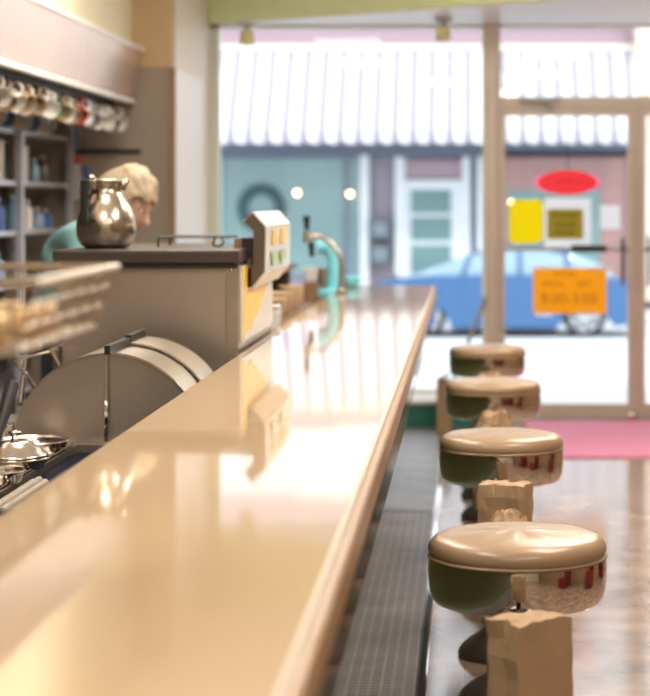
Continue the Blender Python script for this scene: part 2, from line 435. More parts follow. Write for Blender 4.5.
# ------------------------------------------------------------------ counter
CT = .905; XL, XR = -.693, -.176
ct = thing('lunch_counter', 'long glossy cream yellow lunch counter running to the front window', 'counter', (-.45, 5.8, 0))
b = bm_(); box(b, XL, XR, .4, 10.75, CT-.034, CT, bev=.003)
top = obj('countertop', b, 'counter_laminate', ct)
obj('edge_band', prism(bm_(), [(XR-.01,.899),(XR,.899),(-.162,.894),(-.158,.889),(-.158,.842),(XR-.01,.842)], .4, 10.76), 'counter_edge', ct)
obj('edge_lip', prism(bm_(), [(XR-.004,.9065),(XR+.003,.9055),(XR+.0045,.902),(XR+.003,.897),(XR-.004,.897)], .4, 10.765), 'edge_lip', ct)
obj('apron_panel', B(-.166, -.158, .4, 10.74, .776, .841), 'apron_bronze', ct)
obj('base_cabinet', B(-.64, -.46, .4, 10.7, 0, CT-.034), 'green_paint', ct)
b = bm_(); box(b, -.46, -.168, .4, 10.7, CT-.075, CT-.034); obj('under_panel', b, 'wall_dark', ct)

# ------------------------------------------------------------------ stools
def make_stool(x, D, label):
    t = thing('counter_stool', label, 'stool', (x, D, 0), 0, 'round stools along the counter')
    M = T(x, D, 0)
    obj('base', lathe(bm_(), [(0,0),(.13,0),(.132,.012),(.122,.03),(.10,.05),(.07,.068),(.055,.085),(0,.085)], 40, M), 'dome', t, True)
    obj('column', lathe(bm_(), [(0,.08),(.045,.08),(.055,.12),(.06,.30),(.067,.46),(.07,.52),(0,.52)], 32, M), 'column', t, 'auto')
    obj('collar', lathe(bm_(), [(0,.505),(.078,.505),(.082,.515),(.082,.532),(0,.532)], 32, M), 'brown_edge', t, 'auto')
    # chrome skirt bulging out then tucking under
    pr = [(0,.533),(.10,.527),(.160,.528),(.174,.533),(.1815,.543),(.1860,.560),(.1885,.585),(.189,.610),(.187,.624),(.181,.629),(0,.629)]
    obj('seat_skirt', lathe(bm_(), pr, 72, M), 'chrome', t, 'auto')
    pr = [(0,.681),(.05,.6805),(.10,.6785),(.14,.674),(.165,.670),(.179,.6635),(.1865,.653),(.1885,.642),(.1855,.631),(.180,.6275),(.17,.627),(0,.627)][::-1]
    b = lathe(bm_(), pr, 72)
    for v in b.verts:   # soft radiating puckers in the stretched vinyl
        r = math.hypot(v.co.x, v.co.y); a = math.atan2(v.co.y, v.co.x)
        if v.co.z > .655: v.co.z += .0014*math.sin(a*7+1.3)*(1-r/.19) + .0012*noise.noise(v.co*18)
    bmesh.ops.transform(b, matrix=M, verts=b.verts)
    cu = obj('cushion', b, 'vinyl', t, True)
    obj('piping', tube(bm_(), [(x+.1865*math.cos(2*PI*i/72), D+.1865*math.sin(2*PI*i/72), .6285) for i in range(72)], .0035, 8, True), 'vinyl', cu, True)
    return t
s0 = make_stool(.110, 4.01, 'tan topped chrome stool nearest the camera, seat with fine puckers')
for D, lab in ((5.76,'tan topped chrome stool, second from the camera, behind a boxy paper bag'),
               (7.48,'tan topped chrome stool, third from the camera, beside the kraft box'),
               (9.28,'tan topped chrome stool farthest from the camera, nearest the glass door')):
    dup(s0, (.110, D, 0), 0, lab)
# seatless posts, each under a paper bag
def make_post(D, label):
    t = thing('stool_post', label, 'stool post', (.112, D, 0), 0, 'seatless stool posts')
    M = T(.112, D, 0)
    obj('base', lathe(bm_(), [(0,0),(.13,0),(.132,.012),(.122,.03),(.10,.05),(.07,.068),(.045,.085),(0,.085)], 40, M), 'dome', t, True)
    obj('column', lathe(bm_(), [(0,.08),(.030,.08),(.026,.3),(.026,.57),(.02,.575),(0,.575)], 24, M), 'column', t, 'auto')
    return t
posts = [(3.40,'seatless stool post under the nearest paper bag'), (4.62,'seatless stool post right behind the nearest stool'), (5.22,'seatless stool post under the second boxy paper bag'),
         (6.44,'seatless stool post right behind the second stool'), (7.05,'seatless stool post just in front of the third stool'), (8.27,'seatless stool post right behind the third stool'), (8.87,'seatless stool post just in front of the farthest stool')]
p0 = make_post(*posts[0])
for D, lab in posts[1:]: dup(p0, (.112, D, 0), 0, lab)
def bag(D, x, w, d, h, top, rot, label, crump=.006, seed=0, tuck=.0):
    """upside-down paper bag: flat folded bottom on top, creased sides"""
    rnd = random.Random(seed); b = bm_()
    nx, ny, nz = 7, 5, 13
    r = bmesh.ops.create_cube(b, size=1)
    bmesh.ops.subdivide_edges(b, edges=b.edges[:], cuts=7, use_grid_fill=True)
    offs = Vector((seed*3.1, seed*1.7, seed))
    for v in b.verts:
        p = v.co.copy(); t = p.z+.5
        q = Vector((p.x*w, p.y*d, (p.z-.5)*h))
        k = .35+1.1*max(0, (t-.62)/.38)
        amp = crump*k
        nv = Vector((noise.noise(q*22+offs), noise.noise(q*22+offs+Vector((9,0,0))), noise.noise(q*25+offs+Vector((0,9,0)))))
        nv2 = Vector((noise.noise(q*60+offs), noise.noise(q*60+offs+Vector((5,0,0))), noise.noise(q*60+offs+Vector((0,5,0)))))
        # top corners sag inwards
        if t > .8:
            e = (t-.8)/.2; cr = abs(p.x)*2*abs(p.y)*2
            q.x *= 1-tuck*e*.5; q.y *= 1-tuck*e*.5; q.z -= tuck*.09*e*cr
        # two sharp horizontal fold creases
        for zc in (.62, .30):
            if abs(t-zc) < .035: q.x *= .985; q.y *= .97
        # gusset fold on the narrow sides
        if abs(p.x) > .49: q.x -= math.copysign(.012, p.x)*max(0, 1-abs(p.y)*3)*(1-t*.7)
        q += nv*amp+nv2*amp*.45
        v.co = q
    bmesh.ops.triangulate(b, faces=b.faces)
    bmesh.ops.transform(b, matrix=T(x, D, top) @ Matrix.Rotation(rot, 4, 'Z'), verts=b.verts)
    return solo('paper_bag', b, 'kraft', label, 'paper bag', 'brown paper bags over the stool posts')
bag(3.40, .117, .130, .085, .27, .632, math.radians(40), 'brown paper bag nearest the camera, standing in front of nearest stool', .006, 1, .08)
bag(4.62, .101, .105, .080, .27, .612, .2, 'crumpled brown paper bag top peeking up right behind nearest stool', .016, 2, .45)
bag(5.22, .110, .133, .085, .27, .602, math.radians(-20), 'boxy brown paper bag in front of second stool from the camera', .006, 3, .05)
bag(6.44, .10, .12, .085, .27, .60, .5, 'brown paper bag hidden low right behind the second stool', .012, 4, .5)
bag(7.05, .112, .112, .085, .27, .597, .3, 'crumpled brown paper bag in front of third stool from the camera', .014, 5, .4)
bag(8.27, .10, .12, .085, .27, .57, .1, 'brown paper bag low right behind the third stool', .012, 6, .5)
bag(8.87, .11, .125, .085, .27, .576, .6, 'crumpled brown paper bag in front of the farthest stool', .014, 7, .4)

# box by the window and leaning rod
kb = thing('cardboard_box', 'tall narrow kraft cardboard box by the window ledge', 'box', (-.085, 11.3, 0))
obj('box_body', B(ax(437,11.3), ax(437,11.3)+.085, 11.2, 11.4, 0, az(380,11.3), bev=.003), 'kraft', kb)
b = bm_(); box(b, 0, .085, -.1, .1, 0, .003, mtx=T(ax(437,11.3), 11.3, az(380,11.3)) @ Matrix.Rotation(math.radians(-25), 4, 'Y')); obj('box_flap', b, 'kraft', kb)
solo('leaning_rod', tube(bm_(), [at(449,388,11.9)+Vector((0,0,-.03)), at(486,296,11.95)], .012), 'grey_metal', 'grey metal rod leaning on the window mullion behind farthest stool', 'rod')

# ------------------------------------------------------------------ kitchen side
# work table
WT = .72
wt = thing('prep_table', 'steel prep table holding round food pans behind the counter', 'prep table', (-1.3, 4.4, 0))
obj('table_top', prism(bm_(), [(-1.80,3.4),(-1.045,3.4),(-1.045,5.11),(-.708,5.11),(-.708,5.85),(-1.80,5.85)], WT-.03, WT, 'Z'), 'steel_dark', wt)
b = bm_()
for x in (-1.76, -1.08):
    for y in (3.46, 5.8): obj('leg', B(x-.02, x+.02, y-.02, y+.02, 0, WT-.03), 'steel_dark', wt)
obj('rim_rail', tube(bm_(), [(-1.052, 3.45, WT+.006), (-1.052, 5.08, WT+.006)], .006), 'chrome', wt)
# low dark shelf with folded ribbed cloth between the table and the counter
ls = thing('under_counter_shelf', 'dark shelf tucked between the prep table and the counter', 'shelf', (-.8, 4.4, 0))
obj('shelf_board', B(-1.04, -.70, 3.4, 5.10, .68, .70), 'navy', ls)
obj('shelf_side', B(-1.02, -.70, 3.4, 5.05, 0, .68), 'navy', ls)
b = bm_()
for i in range(20):
    for j in range(3):
        p = Vector((-1.018+j*.014, 4.08+i*.021, .7105+.006*(j % 2)))
        sphere(b, p, .0095, u=8, v=6)
solo('bar_mat', b, 'cloth_bead', 'pale knobbly mat lying on dark shelf beside the counter', 'mat', smooth=True)
# food pans
def pan(name, x, y, r, z, label, lid):
    t = thing(name, label, 'food pan', (x, y, WT))
    M = T(x, y, 0); h = z-WT
    obj('pan_body', lathe(bm_(), [(0,WT),(r*.86,WT),(r*.90,WT+.01),(r*.93,z-.006),(r,z),(r+.004,z+.003),(r,z+.006),(r*.90,z+.001),(r*.87,WT+.016),(0,WT+.012)], 40, M), 'pan_steel', t, 'auto')
    if lid:
        l = obj('lid', lathe(bm_(), [(r*1.0,z+.004),(r*1.02,z+.008),(r*.97,z+.014),(r*.86,z+.018),(r*.80,z+.028),(r*.60,z+.034),(r*.52,z+.042),(r*.25,z+.046),(0,z+.047)], 40, M), 'pan_steel', t, True)
        obj('knob', lathe(bm_(), [(0,z+.046),(.008,z+.046),(.007,z+.056),(.016,z+.062),(.015,z+.068),(0,z+.071)], 20, M), 'pan_steel', l, True)
    return t
pan('food_pan', -1.13, 4.98, .092, .745, 'open round steel food pan in front of the roll top', False)
pan('food_pan', -1.105, 4.66, .082, .742, 'round steel food pan under a stepped shiny lid', True)
pan('food_pan', -1.08, 4.42, .055, .744, 'small open steel pan at left edge below the lidded pan', False)
pr_ = thing('food_pan', 'long rectangular steel pan left of the round pans', 'food pan', (-1.45, 4.6, WT))
b = bm_()
for (a0,a1,c0,c1) in ((-1.58,-1.32,4.2,4.21),(-1.58,-1.32,5.0,5.01),(-1.58,-1.57,4.2,5.01),(-1.33,-1.32,4.2,5.01)):
    box(b, a0, a1, c0, c1, WT+.001, WT+.03, bev=.003)
box(b, -1.58, -1.32, 4.2, 5.01, WT+.001, WT+.006)
obj('pan_body', b, 'pan_steel', pr_)

# roll top
RC = Vector((-.970, 5.15, .706)); R = .257
rt = thing('roll_top_warmer', 'steel half round roll top food warmer behind the counter', 'food warmer', (RC.x, 5.42, WT))
def arc(r, a0, a1, n=24): return [(RC.x+r*math.cos(a0+(a1-a0)*i/n), RC.z+r*math.sin(a0+(a1-a0)*i/n)) for i in range(n+1)]
def shell(name, r, a0, a1, y0, y1, m, par, cap=True, th=.004):
    b = bm_(); o = arc(r, a0, a1); i_ = arc(r-th, a0, a1)
    prism(b, o+i_[::-1], y0, y1)
    return obj(name, b, m, par, 'auto')
def fan(name, r, a0, a1, y0, y1, m, par):
    b = bm_(); prism(b, arc(r, a0, a1)+[(RC.x, WT+.001)], y0, y1); return obj(name, b, m, par, 'auto')
fl = fan('end_panel_left', R, PI/2, PI-.06, 5.155, 5.17, 'steel_dark', rt)
fr_ = fan('end_panel_right', R-.006, .065, PI/2, 5.16, 5.175, 'steel_dark', rt)
shell('left_cover', R, PI/2, PI-.06, 5.15, 5.70, 'steel', rt)
sc = shell('front_cover', R-.004, .07, PI/2, 5.155, 5.47, 'steel', rt)
shell('rear_cover', R+.006, .07, PI/2, 5.45, 5.72, 'steel', rt)
shell('cover_bead', R+.001, .07, PI/2, 5.15, 5.162, 'chrome', rt)
obj('seam_strip', B(RC.x-.006, RC.x+.004, 5.140, 5.156, WT, RC.z+R+.002, bev=.001), 'chrome', rt)
b = bm_(); box(b, -.006, .010, 5.14, 5.44, -.004, .020, mtx=T(RC.x, 0, RC.z+R+.001)); obj('handle', b, 'black_plastic', rt)
b = bm_(); box(b, -.006, .010, 5.46, 5.71, -.004, .018, mtx=T(RC.x, 0, RC.z+R+.009)); obj('handle', b, 'black_plastic', rt)
obj('back_panel', B(RC.x-R*.97, RC.x+R*.97, 5.70, 5.715, WT, WT+.12), 'steel_dark', rt)
obj('latch', B(RC.x-R-.016, RC.x-R+.004, 5.135, 5.16, .735, .775, bev=.002), 'chrome', rt)

# big steel cabinet with dark slab
cab = thing('steel_cabinet', 'tall brushed steel appliance with dark slab top behind the roll top', 'kitchen appliance', (-.99, 6.45, 0))
obj('body', B(-1.262, -.71, 5.95, 6.95, .05, 1.176, bev=.003), 'steel_dark', cab)
obj('corner_post', B(-.748, -.707, 5.938, 5.95, .05, 1.172, bev=.002), 'steel', cab)
b = bm_(); box(b, -1.284, -.703, 5.915, 6.98, 1.183, 1.223, bev=.006)
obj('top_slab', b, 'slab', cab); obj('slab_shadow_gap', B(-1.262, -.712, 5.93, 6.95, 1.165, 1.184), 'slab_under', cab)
obj('rivet', sphere(bm_(), (-.73, 5.936, az(270,5.94)), .006), 'chrome', cab, True)
for x in (-1.24, -.74):
    for y in (5.98, 6.92): obj('foot', lathe(bm_(), [(0,0),(.02,0),(.016,.05),(0,.05)], 14, T(x, y, 0)), 'black_plastic', cab, 'auto')
gp = obj('graphic_panel', B(-.709, -.702, 5.99, 6.93, .93, 1.172), 'print_white', cab)
b = bm_(); prism(b, [(6.02,1.168)]+[(6.90-.88*i/16, 1.15-.20*math.sin(PI*.5*i/16)-.012*math.sin(i*1.7)) for i in range(17)], -.7022, -.6995, 'X'); obj('yellow_print', b, 'yellow_print', gp)
b = bm_(); prism(b, [(6.12,1.165),(6.35,1.165),(6.30,1.13),(6.2,1.145)], -.700, -.6985, 'X'); obj('green_print', b, 'green_print', gp)
# sign head on the cabinet's customer side
D1, D2 = 6.12, 6.95
def q(px, py): return (ax(px, D1), az(py, D1))
hdg = thing('dispenser_head', 'steel drink dispenser head with yellow and green fruit pictures', 'dispenser', (q(255,280)[0], 6.5, q(255,288)[1]))
poly = [q(244,222), q(252.5,213), q(265,227), q(264,272), q(252,287), q(242,288), q(240,280), q(253,265), q(253.5,231)]
b = bm_(); prism(b, poly, D1, D1+.012); box(b, -.704, -.69, D1, D1+.02, 1.10, 1.19)
obj('side_plate', b, 'plate_brown', hdg)
def slope(name, a, c, m, th=.006, y0=D1+.012, y1=D2):
    A = Vector(a); Cc = Vector(c); d = (Cc-A).normalized(); n = Vector((-d.y, d.x))*th
    b = bm_(); prism(b, [tuple(A), tuple(Cc), tuple(Cc-n), tuple(A-n)], y0, y1); return obj(name, b, m, hdg)
slope('top_plate', q(252.5,213), q(265,227), 'trim_light', -.006)
slope('rear_top_plate', q(244,222), q(252.5,213), 'steel', -.006)
slope('front_panel', q(265,227), q(264,272), 'print_white', -.006)
slope('bottom_plate', q(264,272), q(252,287), 'trim_light', -.006)
obj('inner_box', B(q(241,0)[0], q(256,0)[0], D1+.02, D2-.02, q(0,268)[1]-.03, q(0,238)[1]), 'black_plastic', hdg)
obj('bracket', B(-.75, q(243,0)[0]+.03, D1+.05, D1+.12, 1.19, 1.255), 'brown_edge', hdg)
XF = q(264.6,0)[0]+.009
for (ya, yb) in ((6.26,6.42),(6.55,6.74)):
    b = bm_(); prism(b, [(ya+.04, q(0,230)[1]), (yb-.04, q(0,230)[1]), (yb, q(0,246)[1]), (ya, q(0,246)[1])], XF, XF+.003, 'X'); obj('yellow_fruit', b, 'yellow_print', hdg)
    b = bm_(); prism(b, [(ya+.02, q(0,268)[1]), (yb-.05, q(0,266)[1]), (yb, q(0,253)[1]), (ya+.08, q(0,257)[1]), (ya-.02, q(0,252)[1])], XF, XF+.003, 'X'); obj('green_leaf', b, 'green_print', hdg)

# coffee pot
PX, PY, PZ = ax(106, 6.15), 6.15, 1.2235
pt = thing('coffee_pot', 'round bellied stainless coffee pot with black handle on the dark slab', 'coffee pot', (PX, PY, PZ))
M = T(PX, PY, PZ)
pr = [(0,.004),(.055,.004),(.058,0),(.064,0),(.078,.010),(.090,.028),(.0955,.050),(.0955,.075),(.092,.098),(.083,.125),(.070,.150),(.056,.170),(.049,.182),(.0475,.190),(.0475,.205),(.050,.212),(.054,.216),(.052,.218),(.045,.212),(.044,.185),(0,.180)]
obj('pot_body', lathe(bm_(), pr, 64, M), 'pot_steel', pt, True)
b = bm_(); tube(b, [(PX+.046,PY,PZ+.195),(PX+.06,PY,PZ+.212),(PX+.075,PY,PZ+.219)], [.018,.013,.006], 12); obj('spout', b, 'pot_steel', pt, True)
obj('rim', lathe(bm_(), [(0,.215),(.048,.215),(.058,.218),(.058,.221),(.03,.224),(0,.225)], 40, M), 'pot_steel', pt, True)
hx = PX-.053; hy = PY-.082
b = bm_(); box(b, hx-.013, hx+.013, hy-.012, hy+.012, PZ+.075, PZ+.222, bev=.006); obj('handle', b, 'black_plastic', pt)
b = bm_(); tube(b, [(hx+.003,hy,PZ+.205),(hx+.02,PY-.05,PZ+.205),(PX-.03,PY-.03,PZ+.20)], .009); box(b, hx+.012, hx+.035, hy, hy+.05, PZ+.19, PZ+.222, bev=.004); obj('hinge', b, 'pot_steel', pt)
obj('thumb_lever', sphere(bm_(), (hx+.020, hy+.01, PZ+.227), .012, 1, 1, .8), 'pot_steel', pt, True)
obj('lower_mount', tube(bm_(), [(hx+.003,hy,PZ+.09),(hx+.012,PY-.07,PZ+.085)], .008), 'black_plastic', pt)
# wire rail on the slab
wr_ = thing('wire_rail', 'low black wire rail standing on the dark slab top', 'wire rail', (ax(198,6.4), 6.4, 1.2235))
b = bm_()
for yy in (6.30, 6.55):
    tube(b, [(ax(163,6.4),yy,1.224),(ax(163,6.4),yy,az(238,6.4)),(ax(165,6.4),yy,az(236.5,6.4)),(ax(232,6.4),yy,az(236.5,6.4))], .0035, 8)
tube(b, [(ax(232,6.4),6.30,az(236.5,6.4)),(ax(232,6.4),6.55,az(236.5,6.4))], .0035, 8)
obj('frame', b, 'black_plastic', wr_)
b = bm_(); tube(b, [(ax(219,6.4),6.30,az(237,6.4)),(ax(217,6.4),6.30,az(243,6.4)),(ax(219,6.4),6.30,1.228),(ax(224,6.4),6.30,1.228),(ax(227,6.4),6.30,az(242,6.4)),(ax(225,6.4),6.30,az(237,6.4))], .0035, 8, smooth=5); obj('loop', b, 'black_plastic', wr_)

# chrome tube cradle behind the roll top
cr = bm_()
A_, Bq = at(15,360,5.85), at(51,350,5.85)
tube(cr, [at(38,392,5.80), A_, Bq, at(66,378,5.80)], .008, 10)
tube(cr, [A_+Vector((0,.15,0)), Bq+Vector((0,.15,0))], .008, 10)
tube(cr, [A_, A_+Vector((0,.15,0))], .008); tube(cr, [Bq, Bq+Vector((0,.15,0))], .008)
tube(cr, [A_+Vector((0,.15,0)), Vector((A_.x-.02, A_.y+.15, WT+.01))], .008); tube(cr, [at(38,392,5.80), Vector((ax(45,5.8),5.80,WT+.01))], .008)
solo('tube_rack', cr, 'chrome', 'bent chrome tube rack standing left behind the roll top', 'rack')
# dark utensil handle at left edge
ut = thing('ladle', 'dark handled ladle leaning at the left edge near the pans', 'ladle', at(2,440,4.9))
obj('handle', tube(bm_(), [at(-6,446,4.78), at(12,385,4.95)], [.014,.018]), 'black_plastic', ut)
obj('bowl', sphere(bm_(), at(-8,452,4.78), .035, 1, 1, .5), 'chrome', ut, True)

# wire basket rack on the counter (near, left)
bt = thing('wire_basket_rack', 'pale wire basket rack cantilevered from a stand at left edge', 'wire rack', (-.655, 2.35, CT))
zt_ = 1.283; x0, x1, y0, y1 = -.685, -.470, 2.08, 2.60
b = bm_()
for k in range(4):
    z = zt_-.026*k; s = .010*k
    tube(b, [(x0+s,y0+s,z),(x1-s,y0+s,z),(x1-s-.006,y1-s,z),(x0+s,y1-s,z)], .005 if k == 0 else .0025, 8, True)
for i in range(7):
    y = y0+.03+i*(y1-y0-.06)/6
    tube(b, [(x1-.002,y,zt_),(x1-.03,y,zt_-.08),(x0+.03,y,zt_-.08),(x0,y,zt_)], .0025, 6)
for i in range(4):
    x = x0+.03+i*(x1-x0-.06)/3
    tube(b, [(x,y0,zt_),(x,y0+.03,zt_-.08),(x,y1-.03,zt_-.08),(x,y1,zt_)], .0025, 6)
obj('basket', b, 'cream_wire', bt)
b = bm_(); tube(b, [(-.66,2.35,CT+.006),(-.66,2.35,1.29)], .009); tube(b, [(-.66,2.35,1.20),(-.56,2.35,1.203)], .006); obj('post', b, 'chrome', bt)
obj('foot_plate', B(-.688, -.60, 2.27, 2.43, CT+.0008, CT+.010, bev=.003), 'chrome', bt)
rnd = random.Random(4)
for i in range(9):
    px = -.645+.045*(i % 3)+rnd.uniform(-.004,.004); py = 2.20+.13*(i//3)+rnd.uniform(-.01,.01)
    b = bm_(); box(b, -.021, .021, -.052, .052, 0, .034, bev=.012, mtx=T(px, py, 1.206+.002*(i%2)) @ Matrix.Rotation(rnd.uniform(-.12,.12), 4, 'Z'))
    row = ('nearest','middle','farthest')[i//3]; col = ('left','centre','right')[i % 3]
    solo('snack_packet', b, 'packet', 'tan wrapped packet in the wire basket, %s row, %s one' % (row, col), 'packet', 'packets in the wire basket', smooth=True)

# far dispensing tap on the counter
TD = 9.75
tp = thing('soda_tap', 'curved metal drink tap with black knob at far end of counter', 'tap', (ax(341,TD), TD, CT))
bx = ax(341,TD)
obj('tap_base', lathe(bm_(), [(0,0),(.034,0),(.034,.006),(.022,.014),(.018,.03),(0,.03)], 24, T(bx,TD,CT)), 'steel', tp, 'auto')
g = [(bx,TD,CT+.02),(bx+.002,TD,az(262,TD)),(ax(336,TD),TD,az(250,TD)),(ax(327,TD),TD,az(240,TD)),(ax(317,TD),TD,az(236,TD)),(ax(307,TD),TD,az(238,TD))]
obj('gooseneck', tube(bm_(), g, .014, 14, smooth=6), 'steel', tp, True)
obj('valve_body', tube(bm_(), [at(307,231,TD), at(307.5,243,TD)], [.020,.028,.028,.020], 16), 'steel_dark', tp, 'auto')
obj('knob', tube(bm_(), [at(307,230,TD), at(306.5,216,TD)], [.012,.020], 14), 'black_plastic', tp, 'auto')
obj('nozzle', tube(bm_(), [at(311,242,TD), at(312,257,TD)], [.017,.013], 14), 'black_plastic', tp, 'auto')
# back bar behind the far counter
bb = thing('back_bar', 'low brown back bar table cluttered with dishes behind far counter', 'table', (-.9, 9.3, 0))
obj('bar_top', B(-1.20, -.715, 7.25, 10.2, .845, .875, bev=.004), 'brown_wood', bb)
obj('bar_body', B(-1.18, -.73, 7.3, 10.15, 0, .845), 'wall_dark', bb)
obj('raised_shelf', B(-1.20, -.90, 8.4, 10.2, 1.02, 1.05, bev=.004), 'brown_wood', bb)
b = bm_()
for y in (8.45, 10.1): obj('shelf_bracket', B(-1.19, -.93, y-.015, y+.015, .875, 1.02), 'brown_wood', bb)
# turquoise mixer
mx_ = thing('stand_mixer', 'turquoise countertop mixer with curved arm behind the drink tap', 'mixer', (ax(330,10.3), 10.0, .876))
MD = 10.0
obj('base', B(ax(312,MD), ax(336,MD), MD-.08, MD+.08, .876, .925, bev=.015), 'turquoise', mx_)
b = bm_()
tube(b, [(ax(334,MD),MD,.88),(ax(334.5,MD),MD,az(268,MD)),(ax(333,MD),MD,az(255,MD)),(ax(326,MD),MD,az(246,MD)),(ax(318,MD),MD,az(246,MD))], [.04,.038,.038,.044,.046], 16, smooth=6)
obj('arm', b, 'turquoise', mx_, True)
obj('mixing_cup', lathe(bm_(), [(0,0),(.028,0),(.036,.10),(.034,.10),(.026,.005),(0,.005)], 24, T(ax(322,MD),MD,.9255)), 'steel', mx_, 'auto')
tb = bm_(); lathe(tb, [(0,0),(.03,0),(.045,.02),(.05,.045),(.046,.06),(0,.065)], 24, T(ax(352,10.55), 10.55, CT+.0008))
solo('sugar_bowl', tb, 'turquoise', 'small turquoise bowl at the far end of the counter', 'bowl', smooth=True)
cup = thing('paper_cup', 'pale blue white cup under the black tap nozzle', 'cup', (ax(311,9.7), 9.70, 1.03))
obj('cup_body', lathe(bm_(), [(0,0),(.030,0),(.040,.075),(.037,.075),(.028,.004),(0,.004)], 28, T(ax(311,9.7),9.70,.97)), 'paper_white', cup, 'auto')
bpy.data.objects[cup.name].location.z = .97
for c in kids(cup): c.matrix_parent_inverse.identity(); c.location.z = 1.03-.97
st_ = thing('cup_stand', 'brown block under the cup beside the drink tap', 'stand', (ax(311,9.7), 9.7, .876))
obj('block', B(ax(304,9.7), ax(318,9.7), 9.64, 9.76, .876, .9695, bev=.004), 'brown_wood', st_)
# dishes on the back bar
def bowl(x, y, r, h, z, m, label, n=1):
    b = bm_()
    for k in range(n):
        lathe(b, [(0,0),(r*.5,0),(r*.85,h*.5),(r,h),(r*.96,h),(r*.8,h*.55),(0,h*.2)], 26, T(x, y, z+k*h*.45))
    return solo('bowl', b, m, label, 'bowl', 'dishes on the back bar', smooth='auto')
bowl(-.80, 7.95, .055, .05, .876, 'tan_dish', 'stack of tan bowls on the back bar just behind the dispenser head', 3)
bowl(-.82, 8.30, .07, .055, .876, 'tan_dish', 'wider stack of tan bowls on the back bar, middle of the three', 3)
bowl(-.80, 8.75, .06, .06, .876, 'tan_dish', 'pale stack of tan bowls on the back bar nearest the drink tap', 3)
def jar(x, y, r, h, z, m, label, lidm):
    t = thing('jar', label, 'jar', (x, y, z), 0, 'jars on the back bar')
    obj('glass', lathe(bm_(), [(0,0),(r,0),(r,h*.8),(r*.8,h*.88),(0,h*.88)], 24, T(x,y,z)), m, t, 'auto')
    obj('lid', lathe(bm_(), [(r*.85,h*.86),(r*.85,h),(0,h*1.02)], 24, T(x,y,z)), lidm, t, 'auto')
jar(-.765, 7.45, .035, .085, .876, 'bowl_glass', 'small glass jar with steel lid on the back bar near the yellow panel', 'steel')
jar(-.775, 7.68, .032, .10, .876, 'bowl_glass', 'glass jar with brown lid on back bar, right of the shortest jar', 'brown_wood')
jar(-.95, 7.62, .045, .13, .876, 'tan_dish', 'tall tan jar with steel lid at back of the back bar', 'steel')
jar(-.93, 8.05, .05, .12, .876, 'bowl_glass', 'wide glass jar with brown lid behind the tan bowls', 'brown_wood')
b = bm_(); lathe(b, [(0,0),(.045,0),(.052,.02),(.05,.06),(.036,.072),(.036,.085),(0,.09)], 26, T(-.84, 8.52, .9075))
jt = T(0,0,0)
obj_ = solo('teapot', b, 'tan_dish', 'rounded tan lidded pot on the back bar between two bowls', 'pot', smooth='auto'); obj_.location.z = .876; obj_.location.y = 8.53; obj_.location.x = -.93

# ------------------------------------------------------------------ left wall shelving
SX = -2.16
sh = thing('shelf_unit', 'grey metal shelving full of cups and bottles on the left wall', 'shelves', (-2.3, 9.3, 0))
shz = [.45, .72, .975, 1.225, 1.465, 1.715]
for z in shz: obj('shelf_board', B(-2.49, SX, 8.0, 10.35, z-.012, z+.012, bev=.003), 'shelf_metal', sh)
for y in (8.02, 9.16, 10.33):
    obj('post', B(SX-.005, SX+.03, y-.02, y+.02, 0, 1.87, bev=.003), 'shelf_metal', sh)
    obj('post', B(-2.495, -2.46, y-.02, y+.02, 0, 1.87, bev=.003), 'shelf_metal', sh)
def stack(x, y, z, r, h, m, label, cat, name):
    b = bm_(); n = 7; pr = [(0,0)]
    for k in range(n):
        pr += [(r*.82, h*k/n+.001), (r, h*(k+.75)/n), (r*1.04, h*(k+.9)/n)]
    pr += [(r*.9,h),(0,h)]
    lathe(b, pr, 20, T(x,y,z)); return solo(name, b, m, label, cat, 'items on the metal shelves', smooth='auto')
items = []
def bottle(x, y, z, r, h, m, label, cap='paper_white'):
    t = thing('bottle', label, 'bottle', (x, y, z), 0, 'items on the metal shelves')
    obj('body', lathe(bm_(), [(0,0),(r,0),(r,h*.6),(r*.8,h*.72),(r*.38,h*.82),(r*.38,h*.92),(0,h*.92)], 20, T(x,y,z)), m, t, 'auto')
    obj('cap', lathe(bm_(), [(0,h*.9),(r*.45,h*.9),(r*.45,h),(0,h)], 16, T(x,y,z)), cap, t, 'auto')
z3, z4, z2, z5 = 1.2375, 1.4775, .9875, 1.7275
k = 0
for y in (8.86, 8.95, 9.04):
    stack(SX-.06, y, z4, .028, .19, 'mug_white', 'white stack of cups on middle shelf, %s of three left of the shelf post' % ('first','second','third')[k], 'cup stack', 'cup_stack'); k += 1
stack(SX-.07, 9.45, z4, .030, .19, 'tan_dish', 'tan stack of cups on middle shelf just right of the post', 'cup stack', 'cup_stack')
stack(SX-.07, 9.58, z4, .030, .18, 'mug_white', 'pale stack of cups on middle shelf beside the tan stack', 'cup stack', 'cup_stack')
bottle(SX-.05, 9.74, z4, .028, .12, 'blue_glass', 'small pale blue bottle on middle shelf right of the cup stacks')
bottle(SX-.06, 9.98, z4, .035, .14, 'mug_brown', 'dark brown bottle at the right end of middle shelf')
stack(SX-.06, 9.45, z3, .030, .17, 'tan_dish', 'tan stack of cups on lower shelf beside blue bottles', 'cup stack', 'cup_stack')
bottle(SX-.05, 8.98, z3, .035, .16, 'blue_bin', 'deep blue bottle on lower shelf left of the post')
bottle(SX-.06, 8.88, z3, .032, .15, 'blue_glass', 'pale blue bottle on lower shelf at the left edge', 'blue_bin')
bottle(SX-.05, 9.30, z3, .036, .17, 'blue_glass', 'pale blue bottle on lower shelf right beside the post')
bottle(SX-.06, 9.62, z3, .030, .15, 'mug_white', 'white bottle on lower shelf right of the tan stack')
bottle(SX-.06, 9.82, z3, .045, .11, 'mug_blue', 'squat blue bottle on lower shelf near its right end', 'tan_dish')
